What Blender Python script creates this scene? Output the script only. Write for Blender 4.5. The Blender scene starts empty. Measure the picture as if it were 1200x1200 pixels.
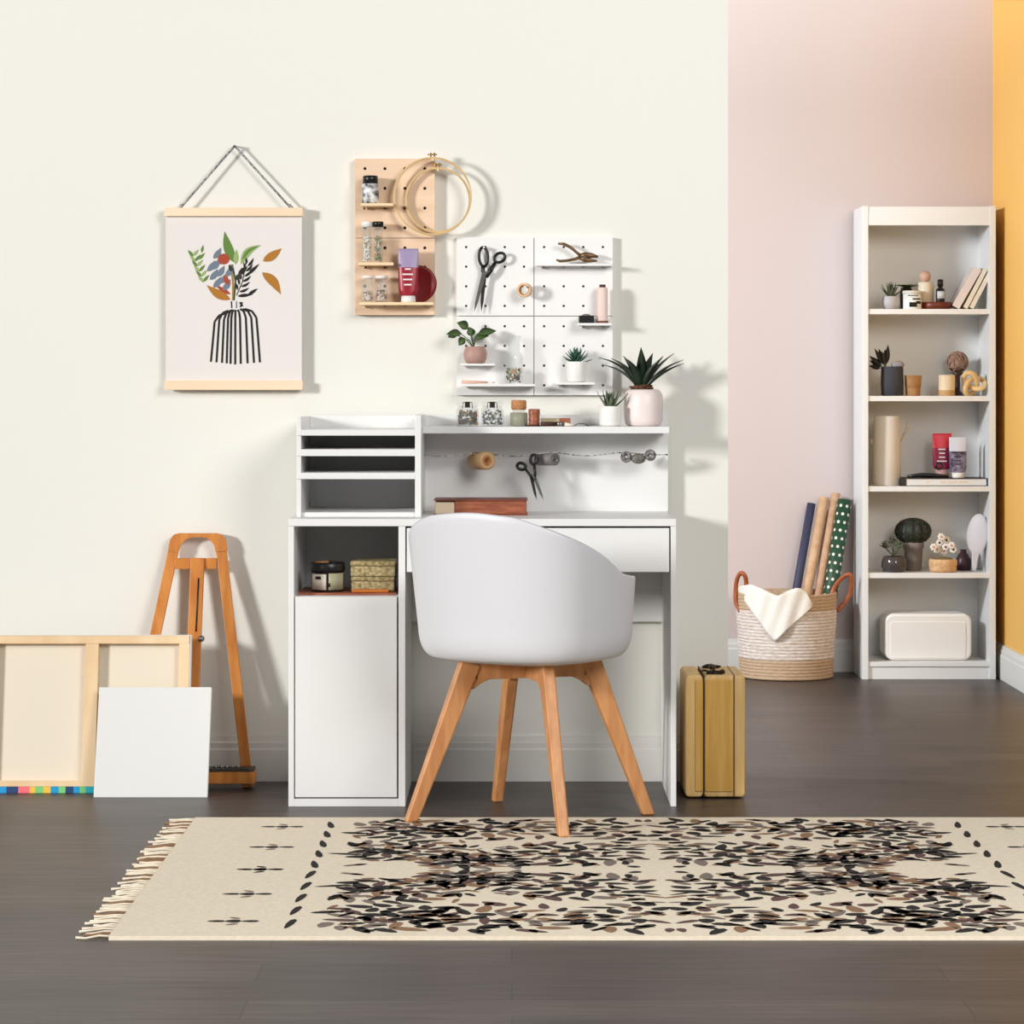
import bpy, bmesh, math, random
from mathutils import Vector, Matrix
PI = math.pi
F = 3400.0                      # focal length in pixels of the 1200 px frame
CAMZ = 1.12
# ------------------------------------------------------------------ camera
cam_d = bpy.data.cameras.new('camera'); cam = bpy.data.objects.new('camera', cam_d)
bpy.context.scene.collection.objects.link(cam)
cam.location = (0, 0, CAMZ); cam.rotation_euler = (PI/2, 0, 0)
cam_d.sensor_width = 36; cam_d.lens = 36*F/1200; cam_d.shift_y = -0.125
cam_d.clip_end = 60
bpy.context.scene.camera = cam
# ------------------------------------------------------------------ world, lamps, exposure
w = bpy.data.worlds.new('world'); bpy.context.scene.world = w; w.use_nodes = True
w.node_tree.nodes['Background'].inputs[0].default_value = (1.0, 0.98, 0.97, 1)
w.node_tree.nodes['Background'].inputs[1].default_value = 0.21
def area(name, loc, target, size, power, col=(1, 1, 1)):
    d = bpy.data.lights.new(name, 'AREA'); d.shape = 'DISK'; d.size = size; d.energy = power; d.color = col
    o = bpy.data.objects.new(name, d); bpy.context.scene.collection.objects.link(o)
    o.location = loc
    o.rotation_euler = (Vector(target)-Vector(loc)).to_track_quat('-Z', 'Y').to_euler()
    return o
area('studio_key_lamp', (-11.1, -1.4, 3.35), (-0.2, 8.1, 0.8), 2.1, 1700, (1, 0.982, 0.955))
area('studio_fill_softbox', (2.6, 2.6, 3.3), (0.2, 8.0, 0.6), 2.4, 205, (1, 0.98, 0.955))
area('second_room_lamp', (-1.9, 8.85, 2.1), (1.5, 11.0, 0.9), 0.5, 155, (0.90, 0.95, 1.0))
vs = bpy.context.scene.view_settings
vs.view_transform = 'Standard'; vs.look = 'None'; vs.gamma = 1.0; vs.exposure = 0.0; vs.use_curve_mapping = False

# ------------------------------------------------------------------ helpers
C = bpy.context.scene.collection
R = random.Random(7)
def lin(c):
    return tuple(((v/255)/12.92 if v/255 <= .04045 else ((v/255+.055)/1.055)**2.4) for v in c) + (1,)
MATS = {}
def mat(name, col, rough=.5, metal=0, noise=None, scale=20, bump=0, bscale=60, trans=0, ior=1.45, coat=0, stretch=None, alpha=1, emit=0):
    if name in MATS: return MATS[name]
    m = bpy.data.materials.new(name); m.use_nodes = True; nt = m.node_tree
    b = nt.nodes['Principled BSDF']
    b.inputs['Base Color'].default_value = lin(col); b.inputs['Roughness'].default_value = rough
    b.inputs['Metallic'].default_value = metal; b.inputs['Transmission Weight'].default_value = trans
    b.inputs['IOR'].default_value = ior; b.inputs['Coat Weight'].default_value = coat; b.inputs['Alpha'].default_value = alpha
    tc = nt.nodes.new('ShaderNodeTexCoord'); mp = nt.nodes.new('ShaderNodeMapping')
    nt.links.new(tc.outputs['Object'], mp.inputs[0])
    if stretch: mp.inputs['Scale'].default_value = stretch
    if noise:
        n = nt.nodes.new('ShaderNodeTexNoise'); n.inputs['Scale'].default_value = scale; n.inputs['Detail'].default_value = 5
        r = nt.nodes.new('ShaderNodeValToRGB')
        r.color_ramp.elements[0].position = .35; r.color_ramp.elements[1].position = .65
        r.color_ramp.elements[0].color = lin(col); r.color_ramp.elements[1].color = lin(noise)
        nt.links.new(mp.outputs[0], n.inputs[0]); nt.links.new(n.outputs[0], r.inputs[0])
        nt.links.new(r.outputs[0], b.inputs['Base Color'])
    if bump:
        n2 = nt.nodes.new('ShaderNodeTexNoise'); n2.inputs['Scale'].default_value = bscale; n2.inputs['Detail'].default_value = 4
        bp = nt.nodes.new('ShaderNodeBump'); bp.inputs['Strength'].default_value = bump; bp.inputs['Distance'].default_value = .003
        nt.links.new(mp.outputs[0], n2.inputs[0]); nt.links.new(n2.outputs[0], bp.inputs['Height'])
        nt.links.new(bp.outputs[0], b.inputs['Normal'])
    MATS[name] = m
    return m
def X(px, Y): return (px-600)*Y/F
def Z(py, Y): return CAMZ-(py-450)*Y/F
def P(px, py, Y): return Vector((X(px, Y), Y, Z(py, Y)))
def NB(): return bmesh.new()
def smooth(p, n=5):
    p = [Vector(v) for v in p]; out = []
    for i in range(len(p)-1):
        a, b, c, d = p[max(i-1,0)], p[i], p[i+1], p[min(i+2,len(p)-1)]
        for k in range(n):
            t = k/n; out.append(.5*((2*b)+(c-a)*t+(2*a-5*b+4*c-d)*t*t+(3*b-a-3*c+d)*t**3))
    return out+[p[-1]]
def box(bm, x0, x1, y0, y1, z0, z1, mi=0, M=None):
    vs_ = [bm.verts.new(M @ Vector(p) if M else p) for p in
           ((x0,y0,z0),(x1,y0,z0),(x1,y1,z0),(x0,y1,z0),(x0,y0,z1),(x1,y0,z1),(x1,y1,z1),(x0,y1,z1))]
    for q in ((3,2,1,0),(4,5,6,7),(0,1,5,4),(1,2,6,5),(2,3,7,6),(3,0,4,7)):
        f = bm.faces.new([vs_[i] for i in q]); f.material_index = mi
    return vs_
def frame_of(d):
    d = Vector(d).normalized(); a = Vector((0,0,1)) if abs(d.z) < .9 else Vector((1,0,0))
    u = d.cross(a).normalized(); return u, d.cross(u).normalized()
def tube(bm, pts, rad, n=10, mi=0, cap=True, closed=False):
    pts = [Vector(p) for p in pts]; N = len(pts)
    rs = rad if isinstance(rad, (list, tuple)) else [rad]*N
    rings = []; u = None
    for i, p in enumerate(pts):
        if closed: d = pts[(i+1) % N]-pts[i-1]
        else: d = pts[min(i+1, N-1)]-pts[max(i-1, 0)]
        d.normalize()
        if u is None: u, v = frame_of(d)
        else:
            u = (u-d*u.dot(d)).normalized(); v = d.cross(u)
        rings.append([bm.verts.new(p+rs[i]*(math.cos(2*PI*k/n)*u+math.sin(2*PI*k/n)*v)) for k in range(n)])
    for i in range(N if closed else N-1):
        a, b = rings[i], rings[(i+1) % N]
        off = 0
        if closed and i == N-1:
            off = min(range(n), key=lambda o: (a[0].co-b[o].co).length)
        for k in range(n):
            f = bm.faces.new((a[k], a[(k+1) % n], b[(k+1+off) % n], b[(k+off) % n])); f.smooth = True; f.material_index = mi
    if cap and not closed:
        for r_ in (rings[0], rings[-1]):
            f = bm.faces.new(r_); f.material_index = mi
def lathe(bm, prof, cx, cy, z0, n=32, mi=0, mis=None, sx=1, sy=1, M=None):
    rings = []
    for r_, z in prof:
        if r_ < 1e-6: rings.append([bm.verts.new((cx, cy, z0+z))])
        else: rings.append([bm.verts.new((cx+sx*r_*math.cos(2*PI*k/n), cy+sy*r_*math.sin(2*PI*k/n), z0+z)) for k in range(n)])
    new = [v for r_ in rings for v in r_]
    for i in range(len(rings)-1):
        a, b = rings[i], rings[i+1]; m_ = mis[i] if mis else mi
        if len(a) == 1 and len(b) == 1: continue
        for k in range(n):
            if len(a) == 1: f = bm.faces.new((a[0], b[(k+1) % n], b[k]))
            elif len(b) == 1: f = bm.faces.new((a[k], a[(k+1) % n], b[0]))
            else: f = bm.faces.new((a[k], a[(k+1) % n], b[(k+1) % n], b[k]))
            f.smooth = True; f.material_index = m_
    if M:
        for v in new: v.co = M @ v.co
    return new
def prism(bm, pts, d, mi=0):
    """pts: list of 3D points of a planar outline, extruded by vector d"""
    d = Vector(d); a = [bm.verts.new(p) for p in pts]; b = [bm.verts.new(Vector(p)+d) for p in pts]
    n = len(pts)
    for f_ in (bm.faces.new(a[::-1]), bm.faces.new(b)): f_.material_index = mi
    for i in range(n):
        f = bm.faces.new((a[i], a[(i+1) % n], b[(i+1) % n], b[i])); f.material_index = mi
def ellipsoid(bm, c, r, mi=0, n=16, M=None):
    m = Matrix.Translation(c) @ (M or Matrix.Identity(4)) @ Matrix.Diagonal((r[0], r[1], r[2], 1))
    res = bmesh.ops.create_uvsphere(bm, u_segments=n, v_segments=max(8, n//2), radius=1, matrix=m)
    for v in res['verts']:
        for f in v.link_faces: f.smooth = True; f.material_index = mi
def rootloc(o):
    while o.parent: o = o.parent
    return o.location.copy()
def obj(name, bm, mats, parent=None, bev=0, sub=0, solid=0, loc=None, seg=2, off=0):
    if not isinstance(mats, (list, tuple)): mats = [mats]
    bmesh.ops.recalc_face_normals(bm, faces=bm.faces)
    if parent: org = rootloc(parent)
    elif loc is not None: org = Vector(loc)
    else: org = Vector((0,0,0))
    for v in bm.verts: v.co -= org
    me = bpy.data.meshes.new(name); bm.to_mesh(me); bm.free()
    for m in mats: me.materials.append(m)
    o = bpy.data.objects.new(name, me); C.objects.link(o)
    if parent: o.parent = parent
    else: o.location = org
    if solid:
        md = o.modifiers.new('solid', 'SOLIDIFY'); md.thickness = solid; md.offset = off
    if sub:
        md = o.modifiers.new('sub', 'SUBSURF'); md.levels = sub; md.render_levels = sub
    if bev:
        md = o.modifiers.new('bev', 'BEVEL'); md.width = bev; md.segments = seg; md.limit_method = 'ANGLE'; md.angle_limit = .6
    return o
def tag(o, label, cat, group=None):
    o['label'] = label; o['category'] = cat
    if group: o['group'] = group
    return o
def thing(name, label, cat, loc, group=None):
    o = bpy.data.objects.new(name, None); C.objects.link(o); o.location = loc; o.empty_display_size = .05
    return tag(o, label, cat, group)
def struct(name, bm, mats, bev=0):
    o = obj(name, bm, mats, bev=bev); o['kind'] = 'structure'; return o
def blade(bm, base, az, length, lift, width, droop=0, n=8, mi=0, thick=.002, belly=.45):
    """a pointed leaf arching from base: lift = start elevation, droop bends it over"""
    base = Vector(base); p = base.copy(); el = lift; rows = []
    h = Vector((math.cos(az), math.sin(az), 0)); side = Vector((-math.sin(az), math.cos(az), 0))
    for i in range(n+1):
        t = i/n
        wv = width*.5*(math.sin(PI*(t**belly if t > 0 else 0))*.9+.1*(1-t))+.0002 if belly < 1 else width*.5*(1-t)
        d = h*math.cos(el)+Vector((0,0,1))*math.sin(el); nrm = -h*math.sin(el)+Vector((0,0,1))*math.cos(el)
        rows.append([bm.verts.new(p-side*wv+nrm*wv*.35), bm.verts.new(p-nrm*thick*(1-t*.8)), bm.verts.new(p+side*wv+nrm*wv*.35), bm.verts.new(p+nrm*thick*.3)])
        p = p+d*(length/n); el -= droop/n
    for a, b in zip(rows, rows[1:]):
        for k in range(4):
            f = bm.faces.new((a[k], a[(k+1) % 4], b[(k+1) % 4], b[k])); f.smooth = True; f.material_index = mi
def oval_leaf(bm, base, d, nrm, length, width, mi=0, n=6):
    d = Vector(d).normalized(); nrm = Vector(nrm); side = d.cross(nrm).normalized(); nrm = side.cross(d).normalized(); rows = []
    for i in range(n+1):
        t = i/n; wv = width*.5*math.sin(PI*min(.985, max(.015, t**.85)))
        c = Vector(base)+d*length*t-nrm*length*.22*t*t
        rows.append([bm.verts.new(c-side*wv+nrm*wv*.2), bm.verts.new(c-nrm*.0006), bm.verts.new(c+side*wv+nrm*wv*.2), bm.verts.new(c+nrm*.0006)])
    for a, b in zip(rows, rows[1:]):
        for k in range(4):
            f = bm.faces.new((a[k], a[(k+1) % 4], b[(k+1) % 4], b[k])); f.smooth = True; f.material_index = mi

# ------------------------------------------------------------------ materials
white = mat('white_laminate', (229,229,228), .38)
white_dark = mat('unlit_board_edge', (205,205,203), .5)
wallm = mat('cream_wall_paint', (229,228,221), .75, bump=.05, bscale=300)
pinkm = mat('pink_wall_paint', (208,193,189), .75, bump=.05, bscale=300)
yellowm = mat('yellow_wall_paint', (240,186,98), .7, bump=.05, bscale=300)
trimm = mat('baseboard_paint', (221,219,214), .5)
plast = mat('white_plastic', (210,211,216), .42)
beech = mat('beech_wood', (190,128,78), .45, noise=(208,150,98), scale=9, stretch=(6,6,.8))
easelw = mat('orange_varnished_wood', (186,112,46), .45, noise=(208,136,64), scale=8, stretch=(6,6,.8))
pine = mat('pale_pine', (222,190,146), .6, noise=(236,208,168), scale=6, stretch=(2,2,.6))
canvasm = mat('raw_canvas', (226,216,198), .85, bump=.15, bscale=500)
canvasw = mat('primed_canvas', (222,222,220), .8, bump=.15, bscale=500)
ply = mat('plywood', (228,196,166), .6, noise=(234,206,178), scale=10, stretch=(1,1,5))
pegw = mat('white_peg_board', (236,235,233), .5)
blackp = mat('black_plastic', (18,17,18), .35)
steel = mat('steel', (140,138,136), .3, metal=.9)
darksteel = mat('dark_steel', (70,64,60), .35, metal=.8)
leafd = mat('dark_leaf', (26,44,30), .45, noise=(40,62,40), scale=40)
leafm = mat('green_leaf', (46,72,32), .45, noise=(70,96,44), scale=40)
leafg = mat('grey_green_leaf', (70,86,66), .5, noise=(118,130,100), scale=60)
soil = mat('bark_soil', (74,48,32), .9, noise=(110,74,50), scale=150, bump=.5, bscale=200)
potw = mat('white_ceramic', (232,231,226), .4)
potp = mat('blush_ceramic', (234,220,217), .4)
terra = mat('terracotta_pink', (176,140,128), .5)
glass = mat('clear_glass', (190,198,196), .04, alpha=.11)
cork = mat('cork', (196,140,92), .7, noise=(168,110,66), scale=200)
copper = mat('copper_wood', (168,100,72), .4, noise=(132,72,50), scale=20, stretch=(1,6,6))

# ------------------------------------------------------------------ structure
bm = NB(); box(bm, -4.5, 2.1, 3.0, 11.5, -.05, 0)
fm = bpy.data.materials.new('dark_plank_floor'); fm.use_nodes = True; nt = fm.node_tree; b = nt.nodes['Principled BSDF']
tc = nt.nodes.new('ShaderNodeTexCoord'); br = nt.nodes.new('ShaderNodeTexBrick')
br.inputs['Scale'].default_value = 1; br.inputs['Brick Width'].default_value = 1.3; br.inputs['Row Height'].default_value = .16
br.inputs['Mortar Size'].default_value = .0015; br.inputs['Color1'].default_value = lin((78,70,67)); br.inputs['Color2'].default_value = lin((62,55,53))
br.inputs['Mortar'].default_value = lin((40,36,34)); br.offset = .37
mp = nt.nodes.new('ShaderNodeMapping'); mp.inputs['Scale'].default_value = (1.2, 14, 1)
no = nt.nodes.new('ShaderNodeTexNoise'); no.inputs['Scale'].default_value = 3.5; no.inputs['Detail'].default_value = 7
rp = nt.nodes.new('ShaderNodeValToRGB'); rp.color_ramp.elements[0].position = .3; rp.color_ramp.elements[1].position = .72
rp.color_ramp.elements[0].color = (.58,.56,.55,1); rp.color_ramp.elements[1].color = (1.45,1.40,1.36,1)
mx = nt.nodes.new('ShaderNodeMix'); mx.data_type = 'RGBA'; mx.blend_type = 'MULTIPLY'; mx.inputs[0].default_value = 1
nt.links.new(tc.outputs['Object'], br.inputs[0]); nt.links.new(tc.outputs['Object'], mp.inputs[0]); nt.links.new(mp.outputs[0], no.inputs[0])
nt.links.new(no.outputs[0], rp.inputs[0]); nt.links.new(br.outputs[0], mx.inputs[6]); nt.links.new(rp.outputs[0], mx.inputs[7])
nt.links.new(mx.outputs[2], b.inputs['Base Color']); b.inputs['Roughness'].default_value = .4
b.inputs['Specular IOR Level'].default_value = .35
struct('floor', bm, fm)
WY = 8.19; PY = 11.30; YX = 1.872
bm = NB(); box(bm, -4.5, .61, WY, WY+.12, 0, 2.7); struct('wall_back', bm, wallm)
bm = NB(); box(bm, -2.2, YX+.12, PY, PY+.12, 0, 2.7); struct('wall_far', bm, pinkm)
bm = NB(); box(bm, YX, YX+.12, 9.3, PY, 0, 2.7); struct('wall_right', bm, yellowm)
def skirting(name, x0, x1, y, axis='x'):
    bm = NB()
    prof = [(0,0),(-.015,0),(-.015,.088),(-.012,.094),(-.012,.108),(-.008,.113),(-.006,.127),(0,.127)]
    if axis == 'x': prism(bm, [(x0, y+a, z) for a, z in prof], (x1-x0, 0, 0))
    else: prism(bm, [(y+a*1.3, x0, z) for a, z in prof], (0, x1-x0, 0))
    struct(name, bm, trimm)
skirting('baseboard_back', -4.5, .61, WY)
skirting('baseboard_far', -2.2, YX, PY)
skirting('baseboard_right', 9.3, PY, YX, 'y')

# ------------------------------------------------------------------ desk (front plane 7.69)
DF, DB, DT = 7.69, 8.17, .7625
desk = thing('craft_desk', 'white craft desk with open cubby, cupboard door and one wide drawer', 'desk', (-.08, 7.92, 0))
xl, xl2, xr2, xr = X(338,DF), X(344.5,DF), X(467,DF), X(475,DF)
dr2, dr = X(786,DF), X(792.5,DF)
bm = NB(); box(bm, xl, dr, DF, DB, DT-.0195, DT); obj('desktop', bm, white, desk, bev=.0012)
bm = NB()
box(bm, xl, xl2, DF, DB, 0, DT-.02); box(bm, xr2, xr, DF, DB, 0, DT-.02)
box(bm, xl2, xr2, DB-.008, DB, .02, DT-.02); box(bm, xl2, xr2, DF, DB-.008, 0, .0205)
obj('cabinet_body', bm, white, desk, bev=.001)
bm = NB(); box(bm, xl2, xr2, DF+.019, DB-.008, .542, .557); obj('cubby_shelf', bm, white, desk)
bm = NB(); box(bm, xl2+.003, xr2-.004, DF-.001, DF+.017, .0245, .5565); obj('door', bm, white, desk, bev=.0012)
bm = NB(); box(bm, xr+.004, dr2-.004, DF-.001, DF+.016, .6215, DT-.0245); dwr = obj('drawer', bm, white, desk, bev=.0012)
bm = NB(); box(bm, xr+.02, dr2-.02, DF+.016, DB-.06, .64, DT-.04); obj('drawer_box', bm, white, dwr)
bm = NB(); box(bm, dr2, dr, DF, DB, 0, DT-.02); obj('side_panel', bm, white, desk, bev=.001)
bm = NB(); box(bm, xr, dr2, DB-.016, DB, .452, DT-.02); obj('modesty_panel', bm, white, desk, bev=.001)

# ------------------------------------------------------------------ hutch
hutch = thing('desk_hutch', 'white hutch standing on the desk with display shelf and paper slots', 'hutch', (-.08, 8.05, DT))
OF = 7.80
ox0, ox1 = X(347.5,OF), X(493.5,OF)
HB = 8.168
bm = NB(); box(bm, ox0, ox0+.012, OF+.004, HB, DT, 1.03); obj('side_panel', bm, white, hutch, bev=.001)
bm = NB(); box(bm, ox1-.0165, ox1, OF, HB, DT, 1.036); obj('side_panel', bm, white, hutch, bev=.001)
bm = NB(); box(bm, ox0+.012, ox1-.0165, HB-.014, HB, DT, 1.032); obj('back_panel', bm, white, hutch, bev=.001)
for nm, a, b_ in (('tray_top', 503.5, 510.5), ('divider_shelf', 526.5, 534.5), ('divider_shelf', 554, 561.5)):
    bm = NB(); box(bm, ox0+.001, ox1-.0165, OF, HB-.014, Z(b_, OF), Z(a, OF)); obj(nm, bm, white, hutch, bev=.001)
bm = NB(); box(bm, ox0+.012, ox1-.0165, OF+.012, HB-.014, DT, DT+.012); obj('base_board', bm, white, hutch, bev=.001)
SF = 7.95; SZ = 1.003
hx1 = X(784.5, SF)
bm = NB(); box(bm, ox1, X(783,HB-.02), HB-.02, HB, DT, 1.033); obj('back_panel', bm, white, hutch, bev=.001)
bm = NB(); box(bm, ox1, hx1, SF, HB-.02, SZ-.0185, SZ); obj('display_shelf', bm, white, hutch, bev=.0012)

# ------------------------------------------------------------------ chair
chair = thing('desk_chair', 'white plastic tub chair on four splayed beech legs, its back to the viewer', 'chair', (.045, 7.45, 0))
cc = Vector((.037, 7.427, 0)); YAW = math.radians(-(90+30))      # direction the back faces (towards camera, to the left)
def shell_pt(th, t):
    """th: angle from the back direction, t 0 centre of the seat .. 1 rim"""
    a = abs(th)
    def sm(x, a0, a1):
        x = min(1, max(0, (x-a0)/(a1-a0))); return x*x*(3-2*x)
    rim = .803 - .012*sm(a, 0, .6) - .15*max(0, min(1, (a-.42)/1.25))**1.15 - .012*sm(a, 1.6, 2.1) - .155*sm(a, 2.2, 2.75)
    wid = .279; dep_b, dep_f = .262, .245
    n = 2.7
    ct, st = math.cos(th), math.sin(th)
    dd = dep_b if ct > 0 else dep_f
    rr = 1/((abs(ct)/dd)**n+(abs(st)/wid)**n)**(1/n)
    z0 = .408
    # bottom bowl then wall
    if t < .42:
        k = t/.42; r_ = rr*.80*k; z = z0+.016*k**3
    elif t < .62:
        k = (t-.42)/.2; ang = k*PI/2
        r_ = rr*(.80+.135*math.sin(ang)); z = z0+.016+.068*(1-math.cos(ang))
        z = min(z, rim)
    else:
        k = (t-.62)/.38; zb = z0+.084
        z = zb+(rim-zb)*k
        flare = .065+.10*max(0, ct)**1.0*max(0, min(1, (rim-.62)/.15))
        r_ = rr*(.935+flare*k*(rim-zb)/.3)
    x = r_*ct; y = r_*st
    return Vector((x, y, z))
bm = NB(); NT, NR = 72, 22; rows = []
cen = bm.verts.new((0,0,.408))
for j in range(1, NR+1):
    rows.append([bm.verts.new(shell_pt(-PI+2*PI*i/NT, j/NR)) for i in range(NT)])
for i in range(NT):
    bm.faces.new((cen, rows[0][i], rows[0][(i+1) % NT]))
    for j in range(NR-1):
        bm.faces.new((rows[j][i], rows[j+1][i], rows[j+1][(i+1) % NT], rows[j][(i+1) % NT]))
for f in bm.faces: f.smooth = True
bmesh.ops.transform(bm, matrix=Matrix.Translation(cc) @ Matrix.Rotation(YAW, 4, 'Z'), verts=bm.verts)
obj('seat_shell', bm, plast, chair, solid=.008, sub=1, off=-1)
lc = Vector((.045, 7.455, 0))
feet = [(-.257,7.36,.010),(.126,7.12,.010),(.354,7.55,0),(-.040,7.785,0)]
tops = []
for fx, fy, fz in feet:
    d = Vector((fx, fy, 0))-lc; tops.append(lc+d*.50+Vector((0,0,.412)))
def beam(bm, p0, p1, w0, h0, w1, h1, side):
    p0, p1 = Vector(p0), Vector(p1); d = (p1-p0).normalized(); s = Vector(side); s = (s-d*s.dot(d)).normalized(); u = d.cross(s)
    a = [bm.verts.new(p0+s*sx*w0/2+u*sy*h0/2) for sx, sy in ((-1,-1),(1,-1),(1,1),(-1,1))]
    c = [bm.verts.new(p1+s*sx*w1/2+u*sy*h1/2) for sx, sy in ((-1,-1),(1,-1),(1,1),(-1,1))]
    bm.faces.new(a[::-1]); bm.faces.new(c)
    for i in range(4): bm.faces.new((a[i], a[(i+1) % 4], c[(i+1) % 4], c[i]))
for (fx, fy, fz), tp in zip(feet, tops):
    bm = NB(); ft = Vector((fx, fy, fz)); rad = (ft-lc); rad.z = 0; rad.normalize(); sd = Vector((-rad.y, rad.x, 0))
    beam(bm, ft, tp, .027, .034, .032, .054, sd)
    for v in bm.verts:
        if v.co.z < .06: v.co.z = fz
    lg = obj('leg', bm, beech, chair, bev=.005, seg=3)
for i, j in ((0,2),(1,3)):
    bm = NB(); a, b_ = tops[i], tops[j]; a = Vector((a.x, a.y, .388)); b_ = Vector((b_.x, b_.y, .388))
    if i == 1: a.z = b_.z = .389
    d = (b_-a).normalized(); beam(bm, a+d*.015, b_-d*.015, .026, .044, .026, .044, Vector((-d.y, d.x, 0)))
    for e, sg in ((a, 1), (b_, -1)):            # curved gusset under each end
        s = Vector((-d.y, d.x, 0))*.012; pts = []
        for q in ((.004,-.02),(.006,-.050),(.014,-.046),(.03,-.034),(.06,-.022)):
            pts.append(e+d*sg*(q[0]-.005)+Vector((0,0,q[1]+.002))-s)
        prism(bm, pts, s*2)
    obj('cross_rail', bm, beech, chair, bev=.002)

# ------------------------------------------------------------------ rug
cream = mat('cream_wool', (232,219,196), .95, noise=(240,229,208), scale=80, bump=.3, bscale=200)
rb = mat('rug_black', (30,27,27), .95); rbr = mat('rug_brown', (146,112,84), .95); rmv = mat('rug_mauve', (96,70,68), .95); rgy = mat('rug_grey', (128,116,108), .95)
RX0, RX1, RY0, RY1 = -.812, 1.478, 5.84, 7.44; RCX = (RX0+RX1)/2; RCY = (RY0+RY1)/2
bm = NB(); box(bm, RX0, RX1, RY0, RY1, 0, .009)
RT = .0094
def rleaf(x, y, ang, L, W, mi):
    for sx in (1, -1):
        for sy in (1, -1):
            pts = []
            for k in range(8):
                t = 2*PI*k/8; u = math.cos(t)*L/2; v = math.sin(t)*W/2*(1-.35*math.cos(t))
                pts.append((RCX+sx*(x+u*math.cos(ang)-v*math.sin(ang)), RCY+sy*(y+u*math.sin(ang)+v*math.cos(ang)), RT))
            f = bm.faces.new([bm.verts.new(p) for p in pts]); f.material_index = mi
hy = (RY1-RY0)/2
for mxx, myy, rad in ((.04,.60,.17),(.36,.60,.17),(.60,.60,.15),(.60,.28,.15),(.2,.22,.17),(.42,.1,.12)):
    for ring, (rr, cnt) in enumerate(((.28,7),(.62,12),(.95,18))):
        for k in range(cnt):
            a = 2*PI*k/cnt+ring*.3
            x = mxx+rad*rr*math.cos(a); y = myy+rad*rr*math.sin(a)
            if x < .01 or x > .735 or y > hy-.04 or y < .01: continue
            rleaf(x, y, a+(.7 if ring != 1 else -.5), R.uniform(.05,.09), R.uniform(.022,.038), R.choice((1,1,1,2,3,4)))
for k in range(120):
    rleaf(R.uniform(.01,.72), R.uniform(.02,hy-.05), R.uniform(0,PI), R.uniform(.03,.065), R.uniform(.012,.026), R.choice((1,1,2,3,4,2)))
for k in range(5):                                               # dashed column
    rleaf(.79, .07+k*.15, 1.45, .11, .017, 1)
for k in range(3):                                               # sparse cross motifs at the ends
    y = .0+k*.32
    rleaf(.91, y, 0, .035, .034, 1); rleaf(.945, y, 0, .04, .022, 1); rleaf(.875, y, 0, .04, .022, 1)
    rleaf(.91, y+.035, .7, .03, .014, 4); rleaf(.91, y-.035, -.7, .03, .014, 4)
rug = obj('area_rug', bm, [cream, rb, rbr, rmv, rgy], loc=(RCX, RCY, 0))
tag(rug, 'cream woven rug with black and brown floral pattern under the chair', 'rug')
for sgn, x in ((-1, RX0), (1, RX1)):
    bm = NB()
    for k in range(62):
        y = RY0+.012+k*(RY1-RY0-.024)/61; L = R.uniform(.05,.075)
        pts = [(x-sgn*.004, y, .006), (x+sgn*L*.3, y+R.uniform(-.006,.006), .007), (x+sgn*L*.7, y+R.uniform(-.012,.012), .004), (x+sgn*L, y+R.uniform(-.016,.016), .003)]
        tube(bm, pts, [.0028,.0026,.0024,.003], 6, mi=R.choice((0,0,0,1)))
    obj('fringe', bm, [cream, rbr], rug)['kind'] = 'stuff'

# ------------------------------------------------------------------ easel
ez0, ezt = 8.05, 8.165; ETOP = .70
def ey(z): return ez0+(ezt-ez0)*z/ETOP
def EP(px, z, dy=0):
    y = ey(z)+dy; return Vector((X(px, 8.1), y, z))
def zz(py): return CAMZ-(py-450)*8.11/F
easel = thing('folded_easel', 'orange varnished wooden easel folded and leaning on the cream wall', 'easel', (X(240,8.1), 8.08, 0))
def slat(name, px0, py0, px1, py1, w, dy=0, dep=.016):
    bm = NB(); a, b_ = EP(px0, zz(py0), dy), EP(px1, zz(py1), dy)
    beam(bm, a, b_, w, dep, w, dep, (1,0,0)); return obj(name, bm, easelw, easel, bev=.0015)
slat('leg', 202, 638, 147, 919, .029); slat('leg', 256, 638, 293, 919, .029)
slat('center_leg', 229.5, 655, 224, 908, .038, -.006, .02)
bm = NB(); a, b_ = EP(203, zz(661.5), .0), EP(252, zz(661.5), .0)
beam(bm, a, b_, .018, .03, .018, .03, (0,1,0)); obj('crossbar', bm, easelw, easel, bev=.0015)
bm = NB(); pts = []
for px, py in ((195,646),(197,633),(201,627.5),(207,626),(251,626),(258,627.5),(262,633),(264,646),(251,648),(249,640),(243,633),(236,630.5),(222,630.5),(215,633),(209,640),(206,648)):
    pts.append(EP(px, zz(py), -.012))
# arch head as a strip between the outer and the inner outline
outer = pts[:8]; inner = pts[8:][::-1]
for k in range(7):
    prism(bm, [outer[k], outer[k+1], inner[k+1], inner[k]], (0,.018,0))
bmesh.ops.remove_doubles(bm, verts=bm.verts, dist=.0002)
obj('arched_head', bm, easelw, easel)
bm = NB(); tube(bm, [EP(231.5, zz(678), -.0165), EP(229.5, zz(740), -.0165)], .0022, 6); obj('slot', bm, blackp, easel)
bm = NB(); box(bm, X(140,8.02), X(299,8.02), 7.995, 8.06, .018, .052); obj('tray', bm, easelw, easel, bev=.002)
bm = NB(); box(bm, X(141,8.02), X(298.5,8.02), 7.993, 8.05, .052, .060); obj('tray_channel', bm, mat('dark_metal_channel', (58,52,48), .5), easel)
for k in range(5):
    bm = NB(); lathe(bm, [(0,0),(.006,0),(.006,.004),(.003,.007),(0,.007)], X(252+k*6.5,8.0), 8.015, .060, 10); obj('tray_knob', bm, steel, easel)
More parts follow.
